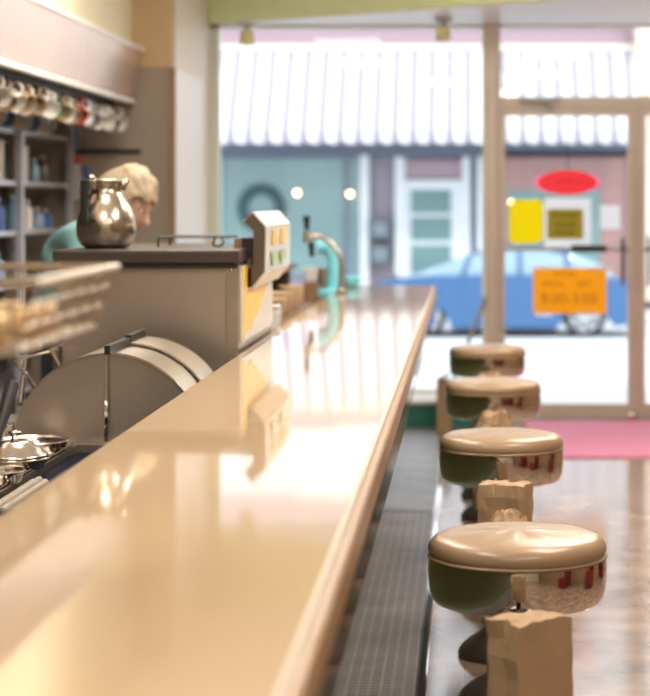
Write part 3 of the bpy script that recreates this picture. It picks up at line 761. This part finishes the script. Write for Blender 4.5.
bottle(SX-.06, 10.02, z3, .045, .10, 'blue_bin', 'squat dark blue bottle at lower shelf right end', 'tan_dish')
stack(SX-.06, 8.90, z5, .035, .12, 'mug_white', 'short white stack of cups on the top shelf at left edge', 'cup stack', 'cup_stack')
stack(SX-.07, 9.48, z5, .038, .10, 'mug_brown', 'short brown stack of cups on top shelf right of the post', 'cup stack', 'cup_stack')
bottle(SX-.06, 8.98, z2, .045, .15, 'mug_blue', 'blue bottle on the fourth shelf left of the post')
stack(SX-.06, 9.45, z2, .032, .20, 'mug_white', 'white stack of cups on the fourth shelf beside the person', 'cup stack', 'cup_stack')
# things on the kitchen end wall
KY = 10.5
solo('magnet_rail', B(ax(80,KY), ax(141,KY), KY-.03, KY, az(153,KY), az(149,KY), bev=.003), 'black_rubber', 'dark horizontal rail on the taupe kitchen end wall', 'rail')
wc_ = thing('towel_dispenser', 'narrow white dispenser with red top on the kitchen end wall', 'dispenser', (ax(75,KY), KY-.05, az(205,KY)))
b = bm_(); prism(b, [(ax(72,KY),az(200,KY)),(ax(80,KY),az(200,KY)),(ax(84,KY),az(180,KY)),(ax(81,KY),az(164,KY)),(ax(74,KY),az(164,KY)),(ax(70,KY),az(185,KY))], KY-.08, KY)
obj('body', b, 'paper_white', wc_); obj('red_cap', B(ax(74,KY), ax(82,KY), KY-.07, KY, az(164,KY), az(155,KY), bev=.006), 'mug_red', wc_)
solo('wall_card', B(ax(71,KY), ax(79,KY), KY-.012, KY, az(151,KY), az(120,KY)), 'blue_glass', 'pale blue card hanging on the end wall above the dispenser', 'card')
solo('blue_cloth', B(ax(84,KY), ax(89,KY), KY-.03, KY, az(186,KY), az(166,KY), bev=.006), 'blue_bin', 'small dark blue cloth hanging right of the white dispenser', 'cloth')

# ------------------------------------------------------------------ mugs under the fascia
mr = thing('mug_rail', 'long dark rail with hooks under the sloping fascia', 'rail', (-1.93, 8.6, 1.88))
obj('rail_bar', B(-1.945, -1.925, 7.0, 10.4, 1.90, 1.936), 'black_rubber', mr)
b = bm_()
mug_ys = [7.30+.128*i for i in range(24)]
def mug_mesh(m):
    pass
def make_mug(mname, label):
    t = thing('mug', label, 'mug', (0,0,0), 0, 'mugs hanging under the fascia')
    # origin at the hook point; handle is up, body hangs tilted below it
    M = Matrix.Rotation(math.radians(52), 4, 'Y') @ T(0, 0, 0)
    body = lathe(bm_(), [(0,.0),(.034,.0),(.040,.006),(.042,.03),(.042,.092),(.0395,.092),(.039,.008),(0,.006)], 26)
    Mx = T(.012, 0, -.062) @ Matrix.Rotation(math.radians(118), 4, 'Y') @ T(0, 0, -.046)
    bmesh.ops.transform(body, matrix=Mx, verts=body.verts)
    obj('mug_body', body, mname, t, 'auto')
    h = tube(bm_(), [(-.040,0,.078),(-.062,0,.076),(-.074,0,.05),(-.062,0,.022),(-.040,0,.018)], .006, 8, smooth=4)
    bmesh.ops.transform(h, matrix=Mx, verts=h.verts)
    obj('handle', h, mname, t, True)
    return t
cols = ['mug_white','mug_brown','mug_tan','mug_white','mug_tan','mug_white','mug_tan','mug_white','mug_tan','mug_white','mug_white','mug_green','mug_tan','mug_white','mug_tan','mug_red','mug_white','mug_blue','mug_tan','mug_white','mug_white','mug_white','mug_tan','mug_white']
protos = {}
ordn = ['first','second','third','fourth','fifth','sixth','seventh','eighth','ninth','tenth','eleventh','twelfth','thirteenth','fourteenth','fifteenth','sixteenth','seventeenth','eighteenth','nineteenth','twentieth','twenty-first','twenty-second','twenty-third','last']
vis = 0
for i, y in enumerate(mug_ys):
    m = cols[i]; lab = '%s mug hanging under the fascia, %s in the front row from the left' % (m.split('_')[1], ordn[i])
    if m not in protos: protos[m] = make_mug(m, lab); o = protos[m]
    else: o = dup(protos[m], (0,0,0), 0, lab)
    o.location = (-1.90, y, 1.868); o.rotation_euler = (random.uniform(-.12,.12), random.uniform(-.2,.2), random.uniform(-.9,-.45))
    o['label'] = lab
    b = bm_()
    box(b, -1.932, -1.895, y-.002, y+.002, 1.866, 1.870); box(b, -1.934, -1.930, y-.002, y+.002, 1.866, 1.902); box(b, -1.898, -1.895, y-.002, y+.002, 1.866, 1.88)
    obj('hook', b, 'steel', mr)
for i in range(7):
    y = 8.42+.17*i; m = ('mug_white','mug_blue')[i % 3 == 1]
    lab = '%s mug hanging lower in the rear row, %s from the left' % (m.split('_')[1], ordn[i])
    o = dup(protos[m], (-2.10, y, 1.83), -.6, lab, 'mugs hanging in the rear row')
rr = thing('mug_rail', 'second lower rail with hooks behind the front mug rail', 'rail', (-2.12, 9.0, 1.86))
obj('rail_bar', B(-2.14, -2.10, 8.2, 10.4, 1.845, 1.936), 'black_rubber', rr)

# ------------------------------------------------------------------ person
def skin_mesh(pts, edges, root=0, sub=2):
    me = bpy.data.meshes.new('sk'); me.from_pydata([p[:3] for p in pts], edges, [])
    o = bpy.data.objects.new('sk', me); C.objects.link(o)
    md = o.modifiers.new('Skin', 'SKIN')
    if not me.skin_vertices: 
        bpy.context.view_layer.objects.active = o; bpy.ops.mesh.customdata_skin_add()
    for i, p in enumerate(pts):
        r = p[3]; r = r if isinstance(r, tuple) else (r, r)
        me.skin_vertices[0].data[i].radius = r
        me.skin_vertices[0].data[i].use_root = (i == root)
    sd = o.modifiers.new('Sub', 'SUBSURF'); sd.levels = sub; sd.render_levels = sub
    bpy.context.view_layer.update()
    e = bpy.data.meshes.new_from_object(o.evaluated_get(bpy.context.evaluated_depsgraph_get()))
    b = bmesh.new(); b.from_mesh(e); bpy.data.objects.remove(o)
    return b
def remesh(b, vox, smooth_it=4):
    me = bpy.data.meshes.new('rm'); b.to_mesh(me); b.free()
    o = bpy.data.objects.new('rm', me); C.objects.link(o)
    r = o.modifiers.new('R', 'REMESH'); r.mode = 'VOXEL'; r.voxel_size = vox
    s = o.modifiers.new('S', 'SMOOTH'); s.iterations = smooth_it; s.factor = .5
    bpy.context.view_layer.update()
    e = bpy.data.meshes.new_from_object(o.evaluated_get(bpy.context.evaluated_depsgraph_get()))
    b = bmesh.new(); b.from_mesh(e); bpy.data.objects.remove(o)
    return b
QX, QY = -1.60, 7.72
pe = thing('person', 'person with short blond hair in teal top bending forward behind the coffee pot', 'person', (QX, QY, 0))
HC = Vector((-1.335, 7.52, 1.372))       # head centre
J = {}
P_ = []; E_ = []
def j(n, x, y, z, r, par=None):
    J[n] = len(P_); P_.append((x, y, z, r))
    if par: E_.append((J[par], J[n]))
j('pelvis', -1.64,7.74,.90,(.155,.12)); j('waist', -1.60,7.70,1.03,(.145,.11),'pelvis'); j('chest', -1.54,7.64,1.15,(.165,.125),'waist')
j('upper', -1.49,7.60,1.235,(.15,.10),'chest'); j('neck', -1.415,7.56,1.305,.055,'upper'); j('neck2', -1.375,7.54,1.345,.052,'neck')
for s, nm in ((-1,'n'),(1,'f')):       # near and far arm (near = towards the camera)
    j('sh'+nm, -1.49,7.60+s*.17,1.225,.062,'upper'); j('el'+nm, -1.44+.02*s,7.58+s*.23,.97,.045,'sh'+nm); j('wr'+nm, -1.20,7.50+s*.16,.93,.03,'el'+nm)
    j('pa'+nm, -1.14,7.48+s*.14,.925,(.036,.016),'wr'+nm)
    j('hip'+nm, -1.65,7.74+s*.09,.84,.095,'pelvis'); j('kn'+nm, -1.61,7.72+s*.10,.47,.06,'hip'+nm); j('an'+nm, -1.66,7.74+s*.11,.09,.042,'kn'+nm); j('toe'+nm, -1.52,7.70+s*.11,.04,.038,'an'+nm)
body = skin_mesh(P_, E_, 0, 2)
def merge(b, o):
    me = bpy.data.meshes.new('x'); o.to_mesh(me); o.free(); b.from_mesh(me)
# fingers
for s in (-1, 1):
    bx_, by_ = -1.14, 7.48+s*.14
    for f, (dy, ln) in enumerate(((-.027,.062),(-.009,.072),(.009,.068),(.026,.052))):
        merge(body, tube(bm_(), [(bx_-.01,by_+dy*.9,.925),(bx_+.03,by_+dy,.925),(bx_+.03+ln*.5,by_+dy*1.1,.915),(bx_+.028+ln*.8,by_+dy*1.1,.895)], [.0095,.009,.0085,.007], 8, smooth=3))
    merge(body, tube(bm_(), [(bx_-.03,by_-s*.02,.922),(bx_,by_-s*.05,.912),(bx_+.028,by_-s*.058,.90)], [.011,.010,.008], 8, smooth=3))
# head, built facing +X then turned
hb = bm_(); rr_ = bmesh.ops.create_uvsphere(hb, u_segments=40, v_segments=30, radius=1)
for v in hb.verts:
    x, y, z = v.co
    sx_ = .098; sy_ = .076; sz_ = .115
    jaw = max(0, -z)
    nx = x*sx_; ny = y*sy_*(1-.30*jaw**1.5); nz = z*sz_
    if x < 0: nx *= 1-.25*jaw
    if x > 0:
        fz = nz/.115
        nx += -.008*math.exp(-((fz-.05)/.13)**2)*math.exp(-((abs(y)-.45)/.25)**2)   # eye sockets
        nx += .004*math.exp(-((fz-.25)/.12)**2)                                       # brow
        nx += .010*math.exp(-((fz+.85)/.2)**2)                                        # chin
        nx += .005*math.exp(-((fz+.50)/.09)**2)*math.exp(-(y/.35)**2)                 # lips
    v.co = (nx, ny, nz)
tube(hb, [(.090,0,.012),(.100,0,-.010),(.112,0,-.032),(.096,0,-.038)], [.007,.009,.012,.009], 10, smooth=4)   # nose
for s in (-1, 1):
    sphere(hb, (-.005, s*.076, -.008), .028, .55, .28, 1.05, 14, 10)                  # ears
HM = T(*HC) @ Matrix.Rotation(math.radians(-12), 4, 'Z') @ Matrix.Rotation(math.radians(30), 4, 'Y')
bmesh.ops.transform(hb, matrix=HM, verts=hb.verts)
merge(body, hb)
body = remesh(body, .0065, 3)
obj('body', body, 'skin', pe, True)
for s in (-1, 1):
    b = bm_(); sphere(b, (.078, s*.033, .006), 0.0105); bmesh.ops.transform(b, matrix=HM, verts=b.verts); e_ = obj('eye', b, 'paper_white', pe, True)
    b = bm_(); sphere(b, (.0885, s*.034, .006), .0045); bmesh.ops.transform(b, matrix=HM, verts=b.verts); obj('iris', b, 'mug_brown', e_, True)
b = bm_(); tube(b, [(.103,-.022,-.058),(.108,0,-.057),(.103,.022,-.058)], .0045, 8, smooth=4); bmesh.ops.transform(b, matrix=HM, verts=b.verts); obj('lips', b, 'mug_red', pe, True)
# hair: thick cap with tousled locks
hb = bm_(); bmesh.ops.create_uvsphere(hb, u_segments=56, v_segments=40, radius=1)
for v in list(hb.verts):
    x, y, z = v.co
    d = Vector((x, y, z)); n = noise.noise(Vector((x*2.2, y*7, z*2.2)))*.05+noise.noise(d*3)*.05
    k = 1.14+n*1.6
    v.co = (x*.104*k-.012, y*.090*k, z*.122*k+.012)
dele = [f for f in hb.faces if (lambda c: (c.x > .040 and c.z < .050) or c.z < -.070 or (c.x > .012 and c.z < .0))(f.calc_center_median())]
bmesh.ops.delete(hb, geom=dele, context='FACES')
geo = bmesh.ops.solidify(hb, geom=hb.faces[:], thickness=.012)
rnd = random.Random(11)
for i in range(150):
    a = rnd.uniform(.5, 5.8); el = rnd.uniform(-.2, 1.2)
    c0 = Vector((-.012+.112*math.cos(a)*math.cos(el), .096*math.sin(a)*math.cos(el), .012+.130*math.sin(el)))
    out = (c0-Vector((-.01,0,0))).normalized()
    if c0.x > .02 and c0.z < .075: continue
    t1 = c0+Vector((-.01,0,-.035))+out*.006; t2 = c0+Vector((-.005,rnd.uniform(-.01,.01),-.068))+out*.010
    tube(hb, [c0-out*.002, t1+out*.006, t2+out*.006], [.010,.010,.003], 6, smooth=3)
bmesh.ops.transform(hb, matrix=HM, verts=hb.verts)
obj('hair', hb, 'hair', pe, True)
# clothes: shirt and trousers grown from the same skeleton, a little wider
P2 = [(-1.65,7.74,.86,(.165,.135)),(-1.60,7.70,1.03,(.165,.13)),(-1.54,7.64,1.15,(.182,.14)),(-1.49,7.60,1.235,(.168,.115)),(-1.425,7.565,1.297,.066)]
E2 = [(0,1),(1,2),(2,3),(3,4)]
for s in (-1, 1):
    i = len(P2); P2 += [(-1.49,7.60+s*.17,1.225,.078),(-1.44+.02*s,7.58+s*.23,.97,.060),(-1.27,7.52+s*.18,.94,.044)]; E2 += [(3,i),(i,i+1),(i+1,i+2)]
sb = skin_mesh(P2, E2, 0, 2)
for v in sb.verts: v.co += Vector((1,.6,.5))*(.006*noise.noise(v.co*14))
obj('shirt', sb, 'teal_shirt', pe, True)
P3 = [(-1.645,7.74,.93,(.165,.13))]; E3 = []
for s in (-1, 1):
    i = len(P3); P3 += [(-1.65,7.74+s*.09,.84,.108),(-1.61,7.72+s*.10,.47,.078),(-1.655,7.74+s*.11,.10,.066)]; E3 += [(0,i),(i,i+1),(i+1,i+2)]
obj('trousers', skin_mesh(P3, E3, 0, 2), 'trousers', pe, True)
for s in (-1, 1):
    b = bm_(); sphere(b, (-1.585, 7.72+s*.11, .045), .06, 2.2, .85, .72); obj('shoe', b, 'black_plastic', pe, True)

# counter the person works at
kt = thing('kitchen_table', 'dark kitchen work table in front of the bending person', 'table', (-1.42, 7.2, 0))
obj('table_top', B(-1.62, -1.23, 7.02, 7.45, .86, .885, bev=.004), 'steel_dark', kt)
b = bm_()
for x in (-1.59,-1.26):
    for y in (7.05,7.42):
        obj('leg', B(x-.015, x+.015, y-.015, y+.015, 0, .86), 'steel_dark', kt)

# ------------------------------------------------------------------ ceiling fixtures / window spots / added fill lights
def spot(x, y, label):
    D = 11.6
    t = thing('window_spotlight', label, 'spotlight', (ax(x,D), D, az(y,D)))
    obj('bracket', B(ax(x-9,D), ax(x+9,D), D-.03, D+.03, az(y-9,D), az(y-12,D), bev=.004), 'grey_metal', t)
    obj('stem', tube(bm_(), [at(x,y-9,D), at(x,y-4,D)], .02), 'grey_metal', t)
    obj('shade', lathe(bm_(), [(0,-.02),(.035,-.045),(.045,-.06),(.04,.03),(0,.035)], 20, T(*at(x,y,D))), 'lamp_shade_yellow', t, 'auto')
spot(443, 31, 'small yellowish spotlight under the green beam left of the mullion')
spot(247, 35, 'small yellowish spotlight under the green beam at window left')
def lamp(x, y, n, label, e, sz=.6, sy=1.2, col=(1,.90,.79)):
    t = thing('ceiling_light', label, 'ceiling light', (x, y, 2.95), 0, 'ceiling light panels')
    obj('housing', B(x-sz/2-.03, x+sz/2+.03, y-sy/2-.03, y+sy/2+.03, 2.91, 2.95), 'white_paint', t)
    obj('diffuser', B(x-sz/2, x+sz/2, y-sy/2, y+sy/2, 2.90, 2.91), 'light_fixture', t)
    l = bpy.data.lights.new('lamp', 'AREA'); l.shape = 'RECTANGLE'; l.size = sz; l.size_y = sy; l.energy = e; l.color = col
    o = bpy.data.objects.new('lamp', l); C.objects.link(o); o.location = (x, y, 2.892)
E = 25.5
lamp(.9, 1.6, 1, 'ceiling light panel above the aisle nearest the camera', E)
lamp(.9, 4.6, 1, 'ceiling light panel above the aisle over the nearest stool', E)
lamp(.9, 7.6, 1, 'ceiling light panel above the aisle over the far stools', E)
lamp(-1.1, 3.4, 1, 'ceiling light panel above the prep table', E)
lamp(-1.1, 6.0, 1, 'ceiling light panel above the steel cabinet', E)
lamp(-1.1, 7.9, 1, 'ceiling light panel above the back bar', E)
lamp(1.3, 9.9, 1, 'added fill light panel out of view near the glass doors, brightening the green beam', E, .6, .9)  # extra panel added out of view to lift the dark green beam
lamp(-.3, .2, 1, 'ceiling light panel above the near end of the counter', E)
def add_fill_globe(x, y, label):  # added globes above the frame, brightening the green beam and upper walls
    t = thing('fill_globe', label, 'fill light', (x, y, 2.95), 0, 'added fill globes')
    obj('canopy', lathe(bm_(), [(0,2.92),(.05,2.92),(.05,2.95),(0,2.95)], 24, T(x,y,0)), 'white_paint', t, 'auto')
    obj('cord', tube(bm_(), [(x,y,2.92),(x,y,2.70)], .005), 'black_plastic', t)
    obj('globe', sphere(bm_(), (x,y,2.60), .10), 'light_fixture', t, True)
    l = bpy.data.lights.new('fill_point', 'POINT'); l.energy = 16; l.color = (1,.92,.80); l.shadow_soft_size = .11
    o = bpy.data.objects.new('fill_point', l); C.objects.link(o); o.location = (x, y, 2.45)
add_fill_globe(.45, 7.9, 'added white fill globe out of view over the counter stools, nearest the window')
add_fill_globe(.45, 4.9, 'added white fill globe out of view over the counter stools, nearest the camera')
add_fill_globe(1.75, 9.6, 'added white fill globe out of view on the right by the doors')
# booths on the right, seen only mirrored in the chrome
for y, lab in ((2.6,'maroon booth bench on the right, nearest the camera'),(4.4,'maroon booth bench on the right, middle one'),(6.2,'maroon booth bench on the right, nearest the doors')):
    t = thing('booth_bench', lab, 'bench', (2.5, y, 0), 0, 'booths')
    obj('seat', B(2.05, 2.98, y-.25, y+.25, .02, .45, bev=.02), 'maroon', t); obj('back', B(2.05, 2.98, y+.20, y+.32, .45, 1.05, bev=.02), 'maroon', t)

# ------------------------------------------------------------------ outside
b = bm_(); prism(b, [(YS+.12,-.12),(YS+.12,-.02),(15.5,-.06),(15.5,-.20)], -14, 14, 'X'); struct('trim_7', b, 'sidewalk')
GZ = -.76
b = bm_(); prism(b, [(15.5,-.25),(15.5,-.20),(24,GZ),(33,GZ),(33,GZ-.1)], -20, 20, 'X'); st = obj('street', b, 'street'); st['kind'] = 'structure'
b = bm_(); prism(b, [(33,GZ-.1),(33,GZ+.12),(37,GZ+.14),(37,GZ-.1)], -20, 20, 'X'); st = obj('far_sidewalk', b, 'sidewalk'); st['kind'] = 'structure'
# building across the street
BD = 36.0
def fx(x): return ax(x, BD)
def fz(y): return az(y, BD)
bl = thing('shop_building', 'pale shopfront building across the street under a striped awning', 'building', (0, BD, GZ+.13))
def wallp(name, x0, x1, y0, y1, m, d=0.0, th=.12, par=bl): return obj(name, B(fx(x0), fx(x1), BD+d, BD+d+th, fz(y1), fz(y0)), m, par)
wallp('wall', 0, 800, -90, 350, 'facade_mauve', .25, .3)
wallp('upper_wall', 100, 634, 24, 50, 'facade_top', .05)
wallp('cornice', 100, 634, 45, 51, 'facade_cream', -.15, .25)
wallp('parapet', 100, 634, -40, 27, 'facade_white', .0)
wallp('fascia_band', 100, 634, 138, 157, 'facade_blue', .0)
wallp('shop_window', 150, 346, 158, 275, 'shop_glass', .08)
wallp('shop_window', 348, 360, 158, 275, 'shop_glass', .08)
wallp('window_surround', 360, 369, 155, 300, 'facade_white', -.05)
wallp('door_surround', 395, 405, 157, 300, 'facade_white', -.05)
dr = wallp('shop_door', 405, 462, 180, 300, 'facade_white', .0)
for y0, y1 in ((190,213),(217,240),(245,275)):
    wallp('pane', 411, 451, y0, y1, 'shop_glass', -.03, .03, dr)
wallp('transom_sign', 405, 462, 160, 178, 'facade_top', .02)
wallp('pillar', 462, 470, 157, 300, 'facade_white', -.05); wallp('shop_window', 470, 477, 157, 300, 'dark_unit', .02); wallp('pillar', 477, 492, 157, 300, 'facade_white', -.05)
wallp('brick_wall', 492, 634, 152, 300, 'brick_red', .0)
wallp('shop_window', 508, 600, 190, 262, 'shop_glass', -.03)
wallp('brick_pier', 634, 780, -90, 300, 'brick_cream', -.4, .6)
for y in (229, 254):
    u = wallp('vent_unit', 371, 390, y-9, y+9, 'dark_unit', -.2, .3)
    obj('fan', lathe(bm_(), [(0,0),(.13,0),(.13,.02),(0,.02)], 20, T(fx(380.5), BD-.21, fz(y)) @ Matrix.Rotation(PI/2, 4, 'X')), 'fan_grey', u)
# wreath in the shop window
b = bm_(); tube(b, [(fx(261)+.36*math.cos(2*PI*i/24), BD+.02, fz(208)+.36*math.sin(2*PI*i/24)) for i in range(24)], .10, 10, True); obj('wreath', b, 'wreath', bl, True)
wallp('window_post', 344, 348, 155, 300, 'facade_blue', .02)
wallp('pillar', 190, 221, 157, 300, 'facade_white', -.05)
# awning
aw = thing('awning', 'long white and mauve striped awning with scalloped lower edge', 'awning', (fx(400), BD-1.0, fz(140)))
xa, xb = fx(120), fx(634)
Df = BD-1.4
zf = az(132, Df); ztop = fz(51)
b = bm_(); prism(b, [(BD-.1, ztop), (Df, zf), (Df+.03, zf-.02), (BD-.1, ztop-.05)], xa, xb, 'X')
obj('canopy', b, 'awning', aw, world=False).location = -Vector(aw.location)
b = bm_(); n = int((xb-xa)/.333); pts = [(xa, zf)]
low = az(143, Df)
for i in range(n*6+1):
    t = i/6; pts.append((xa+t*.333, low+.035*abs(math.sin(PI*t))*-1+.02))
pts.append((xb, zf)); prism(b, pts, Df-.0, Df+.02, 'Y')
obj('valance', b, 'awning', aw, world=False).location = -Vector(aw.location)
# lamps across the street
for x, y, D, lab, r in ((297,193,35.8,'round glowing lamp in the teal shop window across the street',.05),(350,194,35.8,'orange lamp by the window post across the street',.05),
                     (512,203,35.7,'glowing lamp above the yellow sheet, across the street',.05),(549,202,35.7,'glowing lamp above the framed sign, across the street',.05)):
    t = thing('wall_lamp', lab, 'lamp', at(x, y, D)); obj('globe', sphere(bm_(), at(x,y,D), r), 'bulb_far', t, True)
    obj('arm', tube(bm_(), [at(x,y,D)+Vector((0,.0,.04)), at(x,y,D)+Vector((0,.3,.08))], .015), 'black_plastic', t)
# car
CY = 30.0
def k2(x, y): return (ax(x, CY), az(y, CY))
car = thing('car', 'blue hatchback car parked across the street', 'car', (ax(505,CY), CY+.85, GZ))
side = [k2(363,318),(k2(362,300)),k2(368,288),k2(392,279),k2(425,276),k2(480,275),k2(560,275),k2(612,277),k2(636,283),k2(643,296),k2(644,318),k2(636,326)]
def wheel_arch(cxp, r=24):
    return [k2(cxp+r*math.cos(a), 323-r*math.sin(a)) for a in [PI*i/10 for i in range(11)]]
lower = side[:-2]+[k2(644,322),k2(616,327)]+[k2(585+24*math.cos(PI*i/10), 326-24*math.sin(PI*i/10)) for i in range(1,10)]+[k2(558,328),k2(452,328)]+[k2(425+24*math.cos(PI*i/10), 326-24*math.sin(PI*i/10)) for i in range(1,10)]+[k2(398,328),k2(368,326)]
b = bm_(); prism(b, lower, CY, CY+1.7)
bmesh.ops.bevel(b, geom=[e for e in b.edges if abs(e.verts[0].co.y-e.verts[1].co.y) < .01 and min(e.verts[0].co.z, e.verts[1].co.z) > az(300,CY)], offset=.10, segments=4, affect='EDGES')
obj('body_shell', b, 'car_blue', car, 'auto')
gh = [k2(412,277),k2(440,266),k2(470,256),k2(500,250.5),k2(535,249),k2(570,253),k2(600,264),k2(618,277)]
b = bm_(); prism(b, gh, CY+.14, CY+1.56); 
bmesh.ops.bevel(b, geom=[e for e in b.edges if abs(e.verts[0].co.y-e.verts[1].co.y) < .01 and max(e.verts[0].co.z,e.verts[1].co.z) > az(275,CY)], offset=.08, segments=3, affect='EDGES')
obj('cabin', b, 'car_glass', car, 'auto')
b = bm_()
roof = [k2(468,257.5),k2(500,251.5),k2(535,250),k2(572,254),k2(572,251.5),k2(535,246.5),k2(500,248),k2(467,255)]
prism(b, roof, CY+.2, CY+1.5); obj('roof', b, 'car_blue', car, 'auto')
b = bm_()
for (p, q_) in ((410,440),(498,500),(556,560)):
    pass
for a_, c_ in (((470,256),(462,277)),((520,250),(520,277)),((566,253),(570,277))):
    tube(b, [Vector((*k2(*a_)[:1], CY+.15, k2(*a_)[1])), Vector((*k2(*c_)[:1], CY+.10, k2(*c_)[1]))], .035, 8)
obj('pillar', b, 'car_blue', car)
for wx in (425, 585):
    for yy in (CY+.02, CY+1.48):
        Mw = T(ax(wx,CY), yy+.2, GZ+.335) @ Matrix.Rotation(PI/2, 4, 'X')
        w = obj('wheel', lathe(bm_(), [(0,0),(.30,0),(.335,.02),(.335,.18),(.30,.20),(.235,.20),(.235,.17),(0,.17)], 36, Mw), 'tyre', car, 'auto')
        b = bm_(); lathe(b, [(0,.175),(.06,.185),(.06,.165)], 20)
        for s in range(7):
            box(b, .03, .232, -.028, .028, .168, .19, mtx=Matrix.Rotation(2*PI*s/7, 4, 'Z'))
        lathe(b, [(.205,.166),(.205,.20),(.236,.20),(.236,.166)], 36)
        bmesh.ops.transform(b, matrix=Mw, verts=b.verts); obj('rim', b, 'rim', w)
obj('sill', B(ax(452,CY), ax(556,CY), CY+.03, CY+.10, az(331,CY), az(325,CY)), 'tyre', car)

# ------------------------------------------------------------------ light
w = bpy.data.worlds.new('world'); S.world = w; w.use_nodes = True
N, L = w.node_tree.nodes, w.node_tree.links
bg = N['Background']; sky = N.new('ShaderNodeTexSky'); sky.sky_type = 'HOSEK_WILKIE'; sky.turbidity = 6; sky.ground_albedo = .6
sky.sun_direction = Vector((.3,-.6,.75)).normalized()
mx = N.new('ShaderNodeMix'); mx.data_type = 'RGBA'; mx.inputs[0].default_value = .72; mx.inputs[7].default_value = (.92,.96,1,1)
L.new(sky.outputs[0], mx.inputs[6]); L.new(mx.outputs[2], bg.inputs[0]); bg.inputs[1].default_value = 2.0
sun = bpy.data.lights.new('sun', 'SUN'); sun.energy = 1.1; sun.angle = .15; sun.color = (1,.97,.93)
so = bpy.data.objects.new('sun', sun); C.objects.link(so); so.rotation_euler = Vector((.35,-.75,.95)).to_track_quat('Z','Y').to_euler()
v = S.view_settings; v.view_transform = 'Standard'; v.look = 'None'; v.gamma = 1; v.use_curve_mapping = False; v.exposure = .47
S.cycles.max_bounces = 10; S.cycles.transparent_max_bounces = 16
